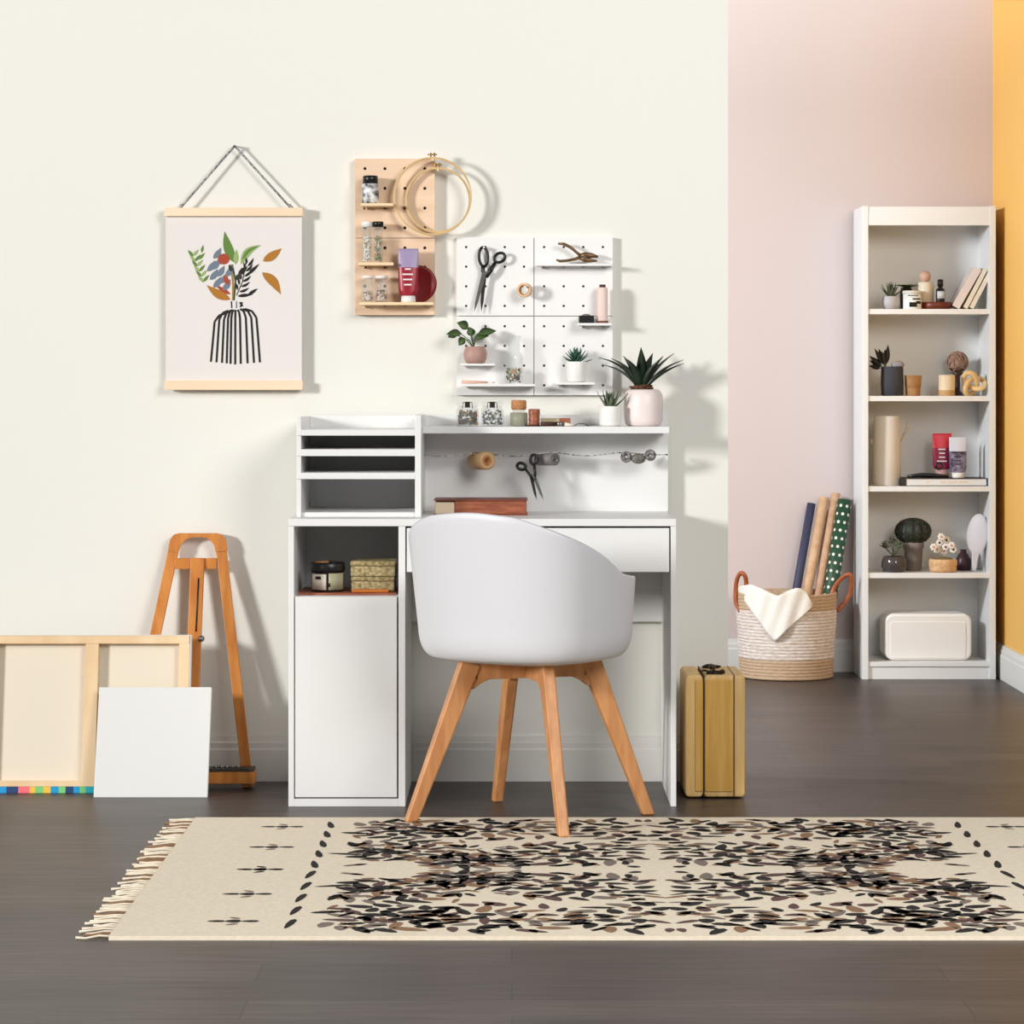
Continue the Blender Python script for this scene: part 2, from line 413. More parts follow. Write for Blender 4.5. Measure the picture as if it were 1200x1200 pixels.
bm = NB(); lathe(bm, [(0,0),(.009,0),(.009,.006),(.004,.013),(0,.013)], 0, 0, 0, 14, M=Matrix.Translation(EP(236, zz(748), -.015)) @ Matrix.Rotation(PI/2,4,'X')); obj('wing_knob', bm, steel, easel)

# ------------------------------------------------------------------ stretched canvases
def leanM(x, y, ang): return Matrix.Translation((x, y, 0)) @ Matrix.Rotation(-ang, 4, 'X')
def bbox(bm, x0, x1, y0, y1, z0, z1, M, mi=0): box(bm, x0, x1, y0, y1, z0, z1, mi, M)
# large one seen from behind
LY = 7.945; LA = math.atan2(.083, .425); M = leanM(0, LY, LA)
lx0, lx1 = -1.75, X(219, LY); LH = .432
fr = thing('large_canvas', 'large stretched canvas seen from behind, wooden stretcher bars, leaning on easel', 'canvas', (-1.3, LY+.02, 0))
bm = NB(); bbox(bm, lx0, lx1, .030, .032, .001, LH, M); obj('canvas_sheet', bm, canvasm, fr)
for nm, a0, a1, c0, c1 in (('stretcher_bar', lx0+.002, lx1-.002, LH-.022, LH), ('stretcher_bar', lx0+.002, lx1-.002, .0175, .034),
                           ('stretcher_bar', lx1-.030, lx1-.001, .03, LH-.022), ('stretcher_bar', lx0+.001, lx0+.03, .03, LH-.022)):
    bm = NB(); bbox(bm, a0, a1, .002, .03, c0, c1, M); obj(nm, bm, pine, fr, bev=.001)
for xc in (X(103, LY), X(-20, LY), X(-160,LY)):
    bm = NB(); bbox(bm, xc-.018, xc+.018, .003, .026, .03, LH-.022, M); o = obj('cross_brace', bm, pine, fr, bev=.001)
bm = NB(); bbox(bm, lx0-.001, lx1, 0, .032, LH, LH+.002, M); bbox(bm, lx1, lx1+.002, 0, .032, 0, LH+.002, M); obj('canvas_edge', bm, canvasw, fr)
cols = [(0,150,200),(20,170,190),(90,200,110),(70,180,120),(30,60,110),(240,110,120),(190,60,140),(90,190,90),(20,150,210),(230,220,90),(240,190,70),(120,200,120)]
pm = [mat('paint_splash_'+n, c, .6) for n, c in zip('blue teal green mint navy coral magenta leaf sky lemon amber lime'.split(), cols)]
bm = NB(); x = lx0; k = 0
while x < lx1-.001:
    x2 = min(lx1, x+R.uniform(.012,.035)); bbox(bm, x, x2, .000, .029, .000, .017, M, mi=k % 12); x = x2; k += R.choice((1,2,5,8,11))
obj('painted_edge', bm, pm, fr)
# small blank one
SY = 7.86; SA = math.atan2(.115, .30); M = leanM(0, SY, SA)
sm_ = thing('small_canvas', 'small square blank white canvas leaning in front of the large canvas', 'canvas', (X(176,SY), SY, 0))
bm = NB(); bbox(bm, X(109.5,SY), X(243,SY), 0, .017, 0, .308, M); obj('canvas_face', bm, canvasw, sm_, bev=.002)
for a0, a1, c0, c1 in ((.006,-.006,.004,.03),(.006,-.006,.278,.304)):
    bm = NB(); bbox(bm, X(109.5,SY)+a0, X(243,SY)+a1, .0171, .019, c0, c1, M); obj('stretcher_bar', bm, pine, sm_)

# ------------------------------------------------------------------ suitcase
case = thing('bamboo_suitcase', 'tan wooden case with rounded corners standing upright beside the desk', 'suitcase', (.55, 7.95, 0))
ky = 7.83; kx0, kx1 = X(803,ky), X(873.5,ky); kz = Z(791.5,ky)
olive = mat('bamboo_panel', (206,158,74), .5, noise=(220,176,94), scale=8, stretch=(8,8,.6))
tan = mat('bamboo_rim', (214,174,108), .5, noise=(228,194,132), scale=8, stretch=(8,8,.6))
dk = mat('aged_iron', (44,34,26), .5, metal=.4)
def rprof(x0, x1, z0, z1, r, y, n=5):
    pts = []
    for cx, cz, a0 in ((x1-r, z1-r, 0), (x0+r, z1-r, PI/2), (x0+r, z0+r, PI), (x1-r, z0+r, 3*PI/2)):
        for k in range(n+1):
            a = a0+PI/2*k/n; pts.append((cx+r*math.cos(a), y, cz+r*math.sin(a)))
    return pts
wcase = kx1-kx0
bm = NB()
# the narrow end faces the camera: three sandwiched slabs
prism(bm, rprof(kx0, kx0+wcase*.30, .004, kz, .012, ky+.004), (0,.255,0)); o = obj('lid', bm, tan, case, bev=.006, seg=3)
bm = NB(); prism(bm, rprof(kx0+wcase*.30+.001, kx1, .004, kz, .012, ky+.004), (0,.255,0)); o2 = obj('case_body', bm, tan, case, bev=.006, seg=3)
bm = NB(); prism(bm, rprof(kx0+wcase*.17, kx0+wcase*.295, .02, kz-.012, .005, ky), (0,.01,0)); obj('end_panel', bm, olive, o, bev=.001)
bm = NB(); prism(bm, rprof(kx0+wcase*.33, kx0+wcase*.80, .02, kz-.012, .005, ky), (0,.01,0)); obj('end_panel', bm, olive, o2, bev=.001)
for t in (.315,.815):
    bm = NB(); box(bm, kx0+wcase*t-.0012, kx0+wcase*t+.0012, ky+.0005, ky+.26, .006, kz+.0006); obj('seam', bm, mat('brown_seam',(96,66,36),.6), case)
bm = NB(); hx = kx0+wcase*.5; tube(bm, [(hx, 7.89+.0, kz), (hx, 7.895, kz+.010), (hx+.004, 7.92, kz+.016), (hx-.004, 7.96, kz+.016), (hx, 7.995, kz+.010), (hx, 8.0, kz)], .004, 8); obj('handle', bm, dk, case)
for yy in (7.865, 8.03):
    bm = NB(); box(bm, hx-.022, hx+.022, yy-.008, yy+.008, kz, kz+.003)
    tube(bm, [(hx-.02,yy,kz+.004),(hx-.008,yy+.006,kz+.008),(hx+.01,yy-.004,kz+.007),(hx+.028,yy+.002,kz+.004)], .0032, 8)
    lathe(bm, [(0,0),(.007,0),(.006,.005),(0,.007)], hx-.01, yy, kz+.002, 10); obj('clasp', bm, dk, case)
for sx_ in (-1, 1):
    bm = NB(); tube(bm, [(hx+sx_*.012, 7.885, kz+.003),(hx+sx_*.024, 7.90, kz+.007),(hx+sx_*.03, 7.93, kz+.003)], .003, 8); obj('handle_bracket', bm, dk, case)

# ------------------------------------------------------------------ wall poster
PYf = 8.155
poster = thing('hanging_poster', 'botanical print of a striped vase hanging on a black and white cord', 'poster', (X(276,PYf), PYf, Z(457,PYf)))
lpine = mat('light_wood_strip', (238,212,180), .55, noise=(244,220,190), scale=5, stretch=(1,3,3))
paper = mat('print_paper', (226,221,217), .8)
bm = NB(); box(bm, X(194,PYf), X(353.5,PYf), PYf+.004, PYf+.0055, Z(450,PYf), Z(246,PYf)); sheet = obj('print_sheet', bm, paper, poster)
for a, b_ in ((243.5,253.5),(446,457)):
    bm = NB(); box(bm, X(193,PYf), X(355,PYf), PYf-.008, PYf+.0035, Z(b_,PYf), Z(a,PYf)); box(bm, X(193,PYf), X(355,PYf), PYf+.006, PYf+.016, Z(b_,PYf), Z(a,PYf))
    obj('wooden_strip', bm, lpine, poster, bev=.0015)
bm = NB(); ccol = mat('twisted_cord', (60,60,64), .8, noise=(200,200,200), scale=260)
hk = P(275, 171, PYf+.01)
for px in (211, 341): tube(bm, [P(px,244,PYf+.004), hk], .0032, 8)
tube(bm, [P(209.5,245,PYf+.002), P(213.5,240,PYf+.002)], .005, 8); tube(bm, [P(343,245,PYf+.002), P(338.5,240,PYf+.002)], .005, 8)
obj('cord', bm, ccol, poster)
bm = NB(); tube(bm, [(hk.x, WY, hk.z), (hk.x, PYf, hk.z-.001)], .003, 8); obj('nail', bm, steel, poster)
art_cols = [(30,28,28),(96,130,60),(150,172,110),(172,116,40),(110,124,138),(166,70,48),(150,126,60),(52,56,40)]
am = [mat('print_ink_'+n, c, .8) for n, c in zip('black green sage ochre slate rust olive dark'.split(), art_cols)]
bm = NB(); AY = PYf+.0034; lay = [0]
def aflat(pts, mi):
    lay[0] += 1
    y = AY-.000004*lay[0]
    f = bm.faces.new([bm.verts.new((X(px,PYf), y, Z(py,PYf))) for px, py in pts]); f.material_index = mi
def aleaf(x, y, x2, y2, w, mi, bend=0):
    n = 8; L = math.hypot(x2-x, y2-y); dx, dy = (x2-x)/L, (y2-y)/L; l, r_ = [], []
    for k in range(n+1):
        t = k/n; ww = w/2*math.sin(PI*t**.8); c = bend*math.sin(PI*t)
        px = x+dx*L*t-dy*c; py = y+dy*L*t+dx*c
        l.append((px-dy*ww, py+dx*ww)); r_.append((px+dy*ww, py-dx*ww))
    pts = l+r_[1:-1][::-1]
    aflat(pts, mi)
def aline(pts, w, mi):
    for (x0, y0), (x1, y1) in zip(pts, pts[1:]):
        L = math.hypot(x1-x0, y1-y0) or 1; nx, ny = -(y1-y0)/L*w/2, (x1-x0)/L*w/2
        aflat([(x0+nx,y0+ny),(x1+nx,y1+ny),(x1-nx,y1-ny),(x0-nx,y0-ny)], mi)
# vase stripes
for i, (bx_, top) in enumerate(((247,367),(253.5,364),(260,364),(265.5,363),(270,363),(275.5,363),(282,363),(290,362),(297.5,362),(304.5,362))):
    tx = 276+(bx_-276)*.38
    kx_ = bx_+(276-bx_)*.10
    aline([(tx, top), (tx+(kx_-tx)*.55, top+2.5), (kx_+(276-bx_)*.05, top+10), (kx_, top+26), (bx_, 427-abs(i-5)*.6)], 2.5, 0)
aline([(271,353),(271.5,361)],1.5,0); aline([(277,353),(277,361)],1.4,4); aline([(281,354),(284,359)],2.4,0); aline([(284,354),(281,360)],1.4,0)
# stems and leaves
aline([(273,352),(273,330),(270,310)],2.4,6); aline([(274,352),(276,330),(272,310)],1.8,7)
aleaf(275,308,263,271,11,1,-2); aleaf(276,310,277,292,6,2)
aleaf(282,310,306,287,9,2,-5); aleaf(283,306,305,288,4,1,-4)
aleaf(308,306,330,291,10,3,1); aleaf(307,319,329,345,11,3,-3); aleaf(270,351,242,334,10,3,-2); aleaf(270,345,252,334,5,5,0)
for x_, y_ in ((252,310),(258,318),(250,322),(262,326),(254,331),(268,318),(247,312),(265,334),(259,304),(254,297)):
    aleaf(x_-4, y_+6, x_+5, y_-7, 7, 4, 1)
aflat([(262+7*math.cos(a)*1.0, 303.5+6.5*math.sin(a)) for a in [2*PI*k/12 for k in range(12)]], 5)
aleaf(268,334,262,322,6,5)
aline([(238,331),(229,315),(225,299)],.9,1)
for k in range(6):
    x_, y_ = 226+k*2.4, 300+k*6; aleaf(x_,y_,x_-6,y_-7,3.6,2 if k%2 else 1); aleaf(x_,y_,x_+7,y_-8,3.6,1 if k%2 else 2)
aleaf(236,296,238,287,3,1); aleaf(233,304,240,296,3.2,1)
aline([(277,346),(284,330),(288,308)],1.0,0)
for k in range(6):
    x_, y_ = 278+k*2, 342-k*6; aleaf(x_+2,y_,x_+14-k,y_-5-k,3.2,0,1); aleaf(x_,y_-2,x_-3+k*.5,y_-11,2.8,0,1)
aleaf(290,346,302,338,4,0); aleaf(290,322,304,309,4,0); aleaf(278,347,296,345,4,0); aleaf(279,322,290,312,6,0); aleaf(272,318,268,310,5,7); aleaf(276,328,283,320,6,7)
obj('printed_artwork', bm, am, sheet)

# ------------------------------------------------------------------ pegboards
def pegboard(px0, px1, py0, py1, Yf, m, label, group, hr=.0036):
    t = thing('peg_board', label, 'pegboard', ((X(px0,Yf)+X(px1,Yf))/2, WY, Z(py1,Yf)), group)
    x0, x1, z0, z1 = X(px0,Yf), X(px1,Yf), Z(py1,Yf), Z(py0,Yf)
    cw, ch = (x1-x0)/4, (z1-z0)/4
    bm = NB()
    for i in range(4):
        for j in range(4):
            cx, cz = x0+cw*(i+.5), z0+ch*(j+.5)
            o_ = [(1,0),(1,1),(0,1),(-1,1),(-1,0),(-1,-1),(0,-1),(1,-1)]
            ov = [bm.verts.new((cx+a*cw/2, Yf, cz+b_*ch/2)) for a, b_ in o_]
            iv = [bm.verts.new((cx+hr*math.cos(k*PI/4), Yf, cz+hr*math.sin(k*PI/4))) for k in range(8)]
            iw = [bm.verts.new((cx+hr*math.cos(k*PI/4), Yf+.006, cz+hr*math.sin(k*PI/4))) for k in range(8)]
            for k in range(8):
                bm.faces.new((ov[k], ov[(k+1) % 8], iv[(k+1) % 8], iv[k])); bm.faces.new((iv[k], iv[(k+1) % 8], iw[(k+1) % 8], iw[k]))
    bmesh.ops.remove_doubles(bm, verts=bm.verts, dist=.0003)
    obj('perforated_panel', bm, m, t)
    bm = NB(); d = .005; yb = WY-.001
    box(bm, x0, x0+d, Yf+.0003, yb, z0, z1); box(bm, x1-d, x1, Yf+.0003, yb, z0, z1)
    box(bm, x0+d, x1-d, Yf+.0003, yb, z0, z0+d); box(bm, x0+d, x1-d, Yf+.0003, yb, z1-d, z1)
    obj('edge_frame', bm, m, t)
    return t
BW = 8.168
gw, gp = 'white pegboards above the desk', 'wooden pegboards above the desk'
pegboard(535, 625.4, 278, 370, BW, pegw, 'white pegboard, upper left of four, with scissors hanging on it', gw)
pegboard(626.2, 718, 278, 370, BW, pegw, 'white pegboard, upper right of four, behind the pliers', gw)
pegboard(535, 625.4, 370.8, 463, BW, pegw, 'white pegboard, lower left of four, behind the glass carafe', gw)
pegboard(626.2, 718, 370.8, 463, BW, pegw, 'white pegboard, lower right of four, behind the spiky succulent', gw)
pegboard(416, 509.5, 186, 278.6, 8.160, ply, 'pale plywood pegboard, the upper one, behind the embroidery hoops', gp, .0045)
pegboard(416, 509.5, 279.3, 369, 8.160, ply, 'pale plywood pegboard, the lower one, behind the red disc', gp, .0045)
def pshelf(px0, px1, py, m, label, group, yb, dep=.07, th=.008):
    yf = yb-dep; x0, x1 = X(px0, yf), X(px1, yf); z = Z(py, yf)
    t = thing('pegboard_shelf', label, 'shelf', ((x0+x1)/2, yb, z-th), group)
    bm = NB(); box(bm, x0, x1, yf, yb-.0005, z-th, z); obj('shelf_board', bm, m, t, bev=.001)
    for xx in (x0+.012, x1-.012):
        bm = NB(); tube(bm, [(xx, yb-.02, z-th-.003), (xx, yb+.008, z-th-.003)], .003, 8); obj('peg', bm, m, t)
    return z
plys = mat('plywood_shelf', (240,212,172), .55)
WYb, PB = BW, 8.160
g1, g2 = 'small shelves on the plywood pegboards', 'small shelves on the white pegboards'
zA = pshelf(423, 461, 238, plys, 'small plywood shelf under the black jar', g1, PB)
zB = pshelf(420, 461, 307.5, plys, 'small plywood shelf under the two bead tubes', g1, PB)
zC = pshelf(421, 508, 354, plys, 'wide plywood shelf under the red tube and disc', g1, PB)
zD = pshelf(629, 717, 309, pegw, 'white shelf under the pliers', g2, WYb, .05, .006)
zE = pshelf(677, 717, 378.5, pegw, 'white shelf under the pink thread cone', g2, WYb, .06, .007)
zF = pshelf(650, 697, 448, pegw, 'white shelf under the potted spiky succulent', g2, WYb, .08, .007)
zG = pshelf(540, 580, 426, pegw, 'white shelf under the terracotta pot', g2, WYb, .08, .006)
zH = pshelf(542, 627, 450, pegw, 'long white shelf under the glass carafe', g2, WYb, .08, .007)

def vessel(bm, prof, px, Y, z, mi=0, n=28, wall=.0016):
    """open vessel: outside profile then inside back down"""
    inner = [(max(r_-wall, .0005), max(zz_, wall)) for r_, zz_ in prof[::-1] if r_ > wall*1.5]
    lathe(bm, [(0,0)]+[p for p in prof if p[0] > 0]+inner+[(0, wall)], X(px,Y), Y, z, n, mi)
def beads(bm, px, Y, z, r, h, n, cols, br=.004):
    for k in range(n):
        a = R.uniform(0, 2*PI); q = (r-br*1.1)*math.sqrt(R.uniform(.3,1)); zz_ = z+br+R.uniform(0, max(.0001, h-2*br))
        res = bmesh.ops.create_icosphere(bm, subdivisions=1, radius=br*R.uniform(.7,1.05), matrix=Matrix.Translation((X(px,Y)+q*math.cos(a), Y+q*math.sin(a), zz_)))
        mi = R.choice(cols)
        for v in res['verts']:
            for f in v.link_faces: f.material_index = mi; f.smooth = True
bcol = [mat('bead_black',(26,24,26),.3), mat('bead_white',(236,234,228),.3), mat('bead_brown',(120,72,46),.4), mat('bead_gold',(188,150,82),.35), mat('bead_slate',(86,104,130),.35), mat('bead_green',(112,128,74),.4), mat('bead_pink',(206,150,136),.4)]
# jar with the cork lid (hutch top)
def glassjar(px, Y, z, r, h, label, bc, nb, fill, lid, group=None, br=.004, lidm=None, neck=.8, name='glass_jar', cat='jar'):
    t = thing(name, label, cat, (X(px,Y), Y, z), group)
    bm = NB(); vessel(bm, [(r*.92,0),(r,.004),(r,h*.72),(r*.97,h*.8),(r*neck,h*.88),(r*neck,h)], px, Y, z); g = obj('glass_body', bm, glass, t)
    if nb:
        bm = NB(); beads(bm, px, Y, z+.002, r-.002, fill, nb, bc, br); o = obj('contents', bm, bcol, t); o['kind'] = 'stuff'
    if lid:
        bm = NB(); lathe(bm, [(0,0),(r*neck*1.1,0),(r*neck*1.14,.003),(r*neck*1.14,lid-.002),(r*neck*1.05,lid),(0,lid)], X(px,Y), Y, z+h+.0003, 24); obj('lid', bm, lidm or glass, t)
    return t
# jars on the hutch
HY = 8.02; ss = F/HY
for px, lab, bc in ((548, 'square glass jar of dark buttons on the hutch, left of its twin', (0,2,0,2,3,0,1)), (577, 'glass jar of black and white beads on the hutch, second from left', (0,1,1,4,0,1))):
    t = glassjar(px, HY, SZ, .0325, .058, lab, bc, 150, .046, 0, 'bead jars on the hutch', .0048, neck=.86)
    bm = NB(); lathe(bm, [(0,0),(.030,0),(.031,.004),(.027,.010),(0,.011)], X(px,HY), HY, SZ+.0585, 24); obj('lid', bm, glass, t)
    bm = NB(); box(bm, X(px,HY)-.007, X(px,HY)+.007, HY-.0335, HY-.031, SZ+.052, SZ+.068)
    tube(bm, [(X(px,HY)-.014,HY-.033,SZ+.05),(X(px,HY)-.012,HY-.036,SZ+.066),(X(px,HY)+.012,HY-.036,SZ+.066),(X(px,HY)+.014,HY-.033,SZ+.05)], .0013, 6); obj('wire_clasp', bm, darksteel, t)
t = glassjar(608, HY, SZ, .026, .045, 'cork stoppered bottle of grey green liquid on the hutch', None, 0, 0, 0, neck=.7, name='corked_bottle', cat='bottle')
bm = NB(); lathe(bm, [(0,0),(.0236,0),(.0236,.036),(0,.036)], X(608,HY), HY, SZ+.002, 24); obj('liquid', bm, mat('grey_green_fill',(150,148,118),.4), t)
bm = NB(); lathe(bm, [(0,0),(.018,0),(.021,.003),(.021,.024),(.019,.027),(0,.027)], X(608,HY), HY, SZ+.0455, 24); obj('cork_lid', bm, cork, t)
t = thing('wooden_pot', 'small ridged reddish wooden pot standing beside the corked bottle', 'pot', (X(626,8.01), 8.01, SZ))
bm = NB(); lathe(bm, [(0,0),(.015,0),(.016,.004),(.0145,.010),(.016,.016),(.0145,.022),(.016,.030),(.016,.042),(.014,.044),(0,.044)], X(626,8.01), 8.01, SZ+.004, 24); obj('pot_body', bm, copper, t)
bm = NB(); lathe(bm, [(0,0),(.022,0),(.023,.002),(.021,.0042),(0,.0042)], X(624,8.01), 8.01, SZ, 24); obj('dark_base', bm, mat('dark_walnut',(60,34,22),.5), t)
t = thing('paint_brush', 'flat brush with dark handle lying on the hutch shelf', 'brush', (X(650,7.99), 7.99, SZ))
bm = NB(); tube(bm, [(X(634,7.99),7.985,SZ+.007),(X(644,7.99),7.99,SZ+.007),(X(653,7.99),7.995,SZ+.007)], [.006,.0065,.006], 10); obj('handle', bm, mat('dark_walnut',(60,34,22),.5), t)
bm = NB(); tube(bm, [(X(653,7.99),7.995,SZ+.007),(X(661,7.99),8.0,SZ+.006)], [.0062,.006], 10); obj('ferrule', bm, steel, t)
bm = NB(); tube(bm, [(X(661,7.99),8.0,SZ+.006),(X(675,7.99),8.005,SZ+.003)], [.0058,.002], 10); obj('bristles', bm, mat('pale_bristle',(226,220,204),.8), t)
t = thing('wooden_ruler', 'pale wooden box strip lying behind the brush on the hutch', 'box', (X(650,8.06), 8.06, SZ))
bm = NB(); box(bm, X(634,8.06), X(668,8.06), 8.045, 8.08, SZ, SZ+.022); obj('strip_body', bm, mat('pale_olive_wood',(196,182,146),.6), t, bev=.002)
bm = NB(); box(bm, X(655,8.06), X(668.5,8.06), 8.044, 8.081, SZ+.0005, SZ+.0222); obj('end_cap', bm, copper, t, bev=.001)
t.name = 'small_box'
t = thing('wire_loop', 'thin black wire loop lying on the hutch beside the brush', 'wire', (X(683,7.98), 7.98, SZ))
bm = NB(); tube(bm, [(X(672,7.98),7.975,SZ+.002),(X(678,7.98),7.98,SZ+.008),(X(684,7.98),7.985,SZ+.008),(X(690,7.98),7.97,SZ+.0015)], .0012, 6); obj('wire', bm, blackp, t)

def pot(bm, px, Y, z, r0, r1, h, n=36, mi=0, round_=.006):
    vessel(bm, [(r0-round_,0),(r0-.001,round_*.4),(r0,round_),(r1,h-.002),(r1-.0008,h)], px, Y, z, mi, n, .004)
def soildisc(bm, px, Y, z, r, mi=0):
    lathe(bm, [(0,-.004),(r,-.004),(r,0),(r*.5,.003),(0,.004)], X(px,Y), Y, z, 20, mi)
# big agave pot
AYp = 8.075
t = thing('potted_agave', 'large dark agave in a round blush white pot on the hutch end', 'plant', (X(754,AYp), AYp, SZ))
bm = NB(); vessel(bm, [(.040,0),(.049,.004),(.0535,.02),(.0548,.06),(.0535,.085),(.047,.098),(.040,.102)], 754, AYp, SZ, 0, 40, .004); obj('pot', bm, potp, t)
bm = NB(); lathe(bm, [(0,0),(.039,0),(.039,.008),(.032,.012),(.028,.022),(.018,.026),(0,.026)], X(752,AYp), AYp, SZ+.088, 24, 0)
for k in range(60):
    a = R.uniform(0,2*PI); q = R.uniform(.01,.034); ellipsoid(bm, (X(752,AYp)+q*math.cos(a), AYp+q*math.sin(a), SZ+.1+R.uniform(-.002,.016)), (.005,.005,.003), 0, 8)
obj('soil', bm, soil, t)
agl = mat('agave_leaf', (22,36,22), .4, noise=(34,52,32), scale=30); zb = SZ+.105; cx_ = X(752,AYp)
for az, L, lift, w_, dr_ in ((180,.145,62,.034,.95),(165,.125,52,.030,.75),(200,.12,66,.030,.8),(150,.10,72,.028,.35),(0,.135,52,.034,.6),(14,.13,62,.032,.5),(-12,.13,44,.034,.45),(30,.11,66,.030,.4),(-90,.11,78,.032,.2),(90,.12,80,.030,.2),(235,.10,66,.032,.5),(-45,.11,64,.032,.5),(130,.115,66,.030,.5),(60,.115,70,.030,.4)):
    bm = NB(); a = math.radians(az)
    blade(bm, (cx_+.010*math.cos(a), AYp+.010*math.sin(a), zb), a, L, math.radians(lift), w_, dr_, 10, 0, .003, .75); obj('leaf', bm, agl, t)
# small haworthia
HYp = 8.03
t = thing('potted_succulent', 'small pale striped succulent in a white pot beside the blush pot', 'plant', (X(715,HYp), HYp, SZ))
bm = NB(); pot(bm, 715, HYp, SZ, .029, .031, .056); obj('pot', bm, potw, t)
bm = NB(); soildisc(bm, 715, HYp, SZ+.051, .0265); obj('soil', bm, soil, t)
for k in range(16):
    a = k*2.4; li = 35+k*3.2
    bm = NB(); blade(bm, (X(715,HYp)+.006*math.cos(a), HYp+.006*math.sin(a), SZ+.05), a, .060-.0008*k, math.radians(li), .012, -.35, 7, 0, .003, 1.2 if 0 else .5); obj('leaf', bm, leafg if k % 3 else leafd, t)
# succulent on pegboard
SYp = 8.125
t = thing('potted_succulent', 'spiky dark green succulent in a white pot on the pegboard shelf', 'plant', (X(675,SYp), SYp, zF))
bm = NB(); pot(bm, 675.5, SYp, zF, .026, .029, .058); obj('pot', bm, potw, t)
bm = NB(); soildisc(bm, 675.5, SYp, zF+.053, .0245); obj('soil', bm, soil, t)
suc = mat('blue_green_leaf', (34,74,62), .45, noise=(52,92,74), scale=60)
for k in range(26):
    a = k*2.4; li = 8+k*3.0
    bm = NB(); blade(bm, (X(675.5,SYp)+.004*math.cos(a), SYp+.004*math.sin(a), zF+.054+k*.0005), a, .040-.0003*k, math.radians(li), .012, -.25, 6, 0, .004, .5); obj('leaf', bm, suc, t)
# terracotta pot plant
TY = 8.12
t = thing('potted_peperomia', 'round leaved green plant in a pink terracotta pot on the pegboard', 'plant', (X(557,TY), TY, zG))
bm = NB(); vessel(bm, [(.020,0),(.027,.003),(.032,.016),(.033,.028),(.030,.040),(.026,.046),(.025,.048)], 557, TY, zG, 0, 32, .003); obj('pot', bm, terra, t)
bm = NB(); soildisc(bm, 557, TY, zG+.042, .0235); obj('soil', bm, soil, t)
for (px, py, dx, dz, L, W) in ((549,385,-1,.7,.034,.026),(541,391,-1,.1,.040,.022),(560,392,1,.35,.050,.024),(556,396,.7,.2,.038,.022),(545,396,-.5,-.5,.026,.02),(553,394,-.2,.9,.025,.02),(536,392,-1,-.15,.026,.02)):
    bm = NB(); c = P(px, py, TY-.005); b0 = Vector((X(555,TY), TY, zG+.044))
    oval_leaf(bm, c, (dx, R.uniform(-.35,.1), dz), (0,-.75,.65), L*1.05, W*1.3); lf = obj('leaf', bm, leafm, t)
    bm = NB(); tube(bm, [b0, (b0+c)/2+Vector((0,-.002,.006)), c+Vector((dx,0,dz)).normalized()*.004], .0012, 6); obj('stem', bm, leafm, lf)
# glass carafe with beads
CY = 8.12
t = thing('glass_carafe', 'tall clear glass carafe holding pale beads on the pegboard shelf', 'bottle', (X(602,CY), CY, zH))
bm = NB(); vessel(bm, [(.024,0),(.026,.003),(.026,.075),(.023,.085),(.018,.093),(.018,.118),(.021,.126),(.022,.136)], 602, CY, zH, 0, 30); obj('glass_body', bm, glass, t)
bm = NB(); beads(bm, 602, CY, zH+.002, .0235, .045, 150, (0,3,3,1,2,5), .0042); o = obj('contents', bm, bcol, t); o['kind'] = 'stuff'
t = thing('wooden_stick', 'pale pink wooden stick lying on the long pegboard shelf', 'stick', (X(558,8.11), 8.11, zH))
bm = NB(); tube(bm, [(X(541,8.11),8.112,zH+.0055),(X(548,8.11),8.112,zH+.0055),(X(572,8.11),8.108,zH+.0045)], [.0048,.0052,.003], 10); obj('stick_body', bm, mat('pink_wood',(222,184,164),.6), t)
bm = NB(); tube(bm, [(X(572,8.11),8.108,zH+.0045),(X(580,8.11),8.107,zH+.0042)], [.0032,.0026], 10); obj('stick_tip', bm, mat('pale_tip',(238,224,210),.6), t)
# pink cone + black block
t = thing('thread_cone', 'pink cylinder of thread with black cap on the pegboard shelf', 'thread', (X(706,8.13), 8.13, zE))
bm = NB(); lathe(bm, [(0,0),(.0165,0),(.0165,.006),(.0155,.0065),(.0150,.095),(.013,.100),(0,.100)], X(706,8.13), 8.13, zE, 28, mis=[0,0,0,1,1,1]); obj('thread_body', bm, [mat('brown_foot',(120,72,60),.5), mat('pink_thread',(236,210,200),.8,bump=.4,bscale=400)], t)
bm = NB(); lathe(bm, [(0,0),(.009,0),(.009,.008),(0,.008)], X(706,8.13), 8.13, zE+.1, 20); obj('cap', bm, mat('maroon_cap',(70,34,38),.4), t)
t = thing('black_pin_box', 'small low black box with grey pad on the pegboard shelf', 'box', (X(687,8.125), 8.125, zE))
bm = NB(); box(bm, X(678,8.125), X(696,8.125), 8.112, 8.14, zE, zE+.021); obj('box_body', bm, blackp, t, bev=.002)
bm = NB(); ellipsoid(bm, (X(687,8.125), 8.126, zE+.021), (.013,.010,.005), 0, 14); obj('pad', bm, mat('grey_pad',(120,112,112),.9), t)
# ------- pliers on shelf D
plr = thing('pliers', 'brown handled pliers lying open on the top pegboard shelf', 'pliers', (X(677,8.13), 8.13, zD))
brs = mat('old_brass', (120,92,60), .4, metal=.6)
def pxt(pts, Y, dy=None): return [P(a, b_, Y+(dy[i] if dy else 0)) for i, (a, b_) in enumerate(pts)]
zsh = Z(309, 8.118)
PYP = 8.135
bm = NB(); tube(bm, pxt([(654,285.5),(661,286),(669,290),(676,296),(681,300)], PYP), [.003,.0045,.0045,.004,.005], 8); obj('handle', bm, brs, plr)
bm = NB(); tube(bm, pxt([(652,304.5),(656,306),(664,305.5),(674,303.5),(681,301)], PYP), [.003,.004,.004,.004,.005], 8); obj('handle', bm, brs, plr)
bm = NB(); tube(bm, pxt([(680,300),(686,299),(694,299.5),(701,301)], PYP), [.007,.009,.007,.003], 8); obj('jaw', bm, brs, plr)
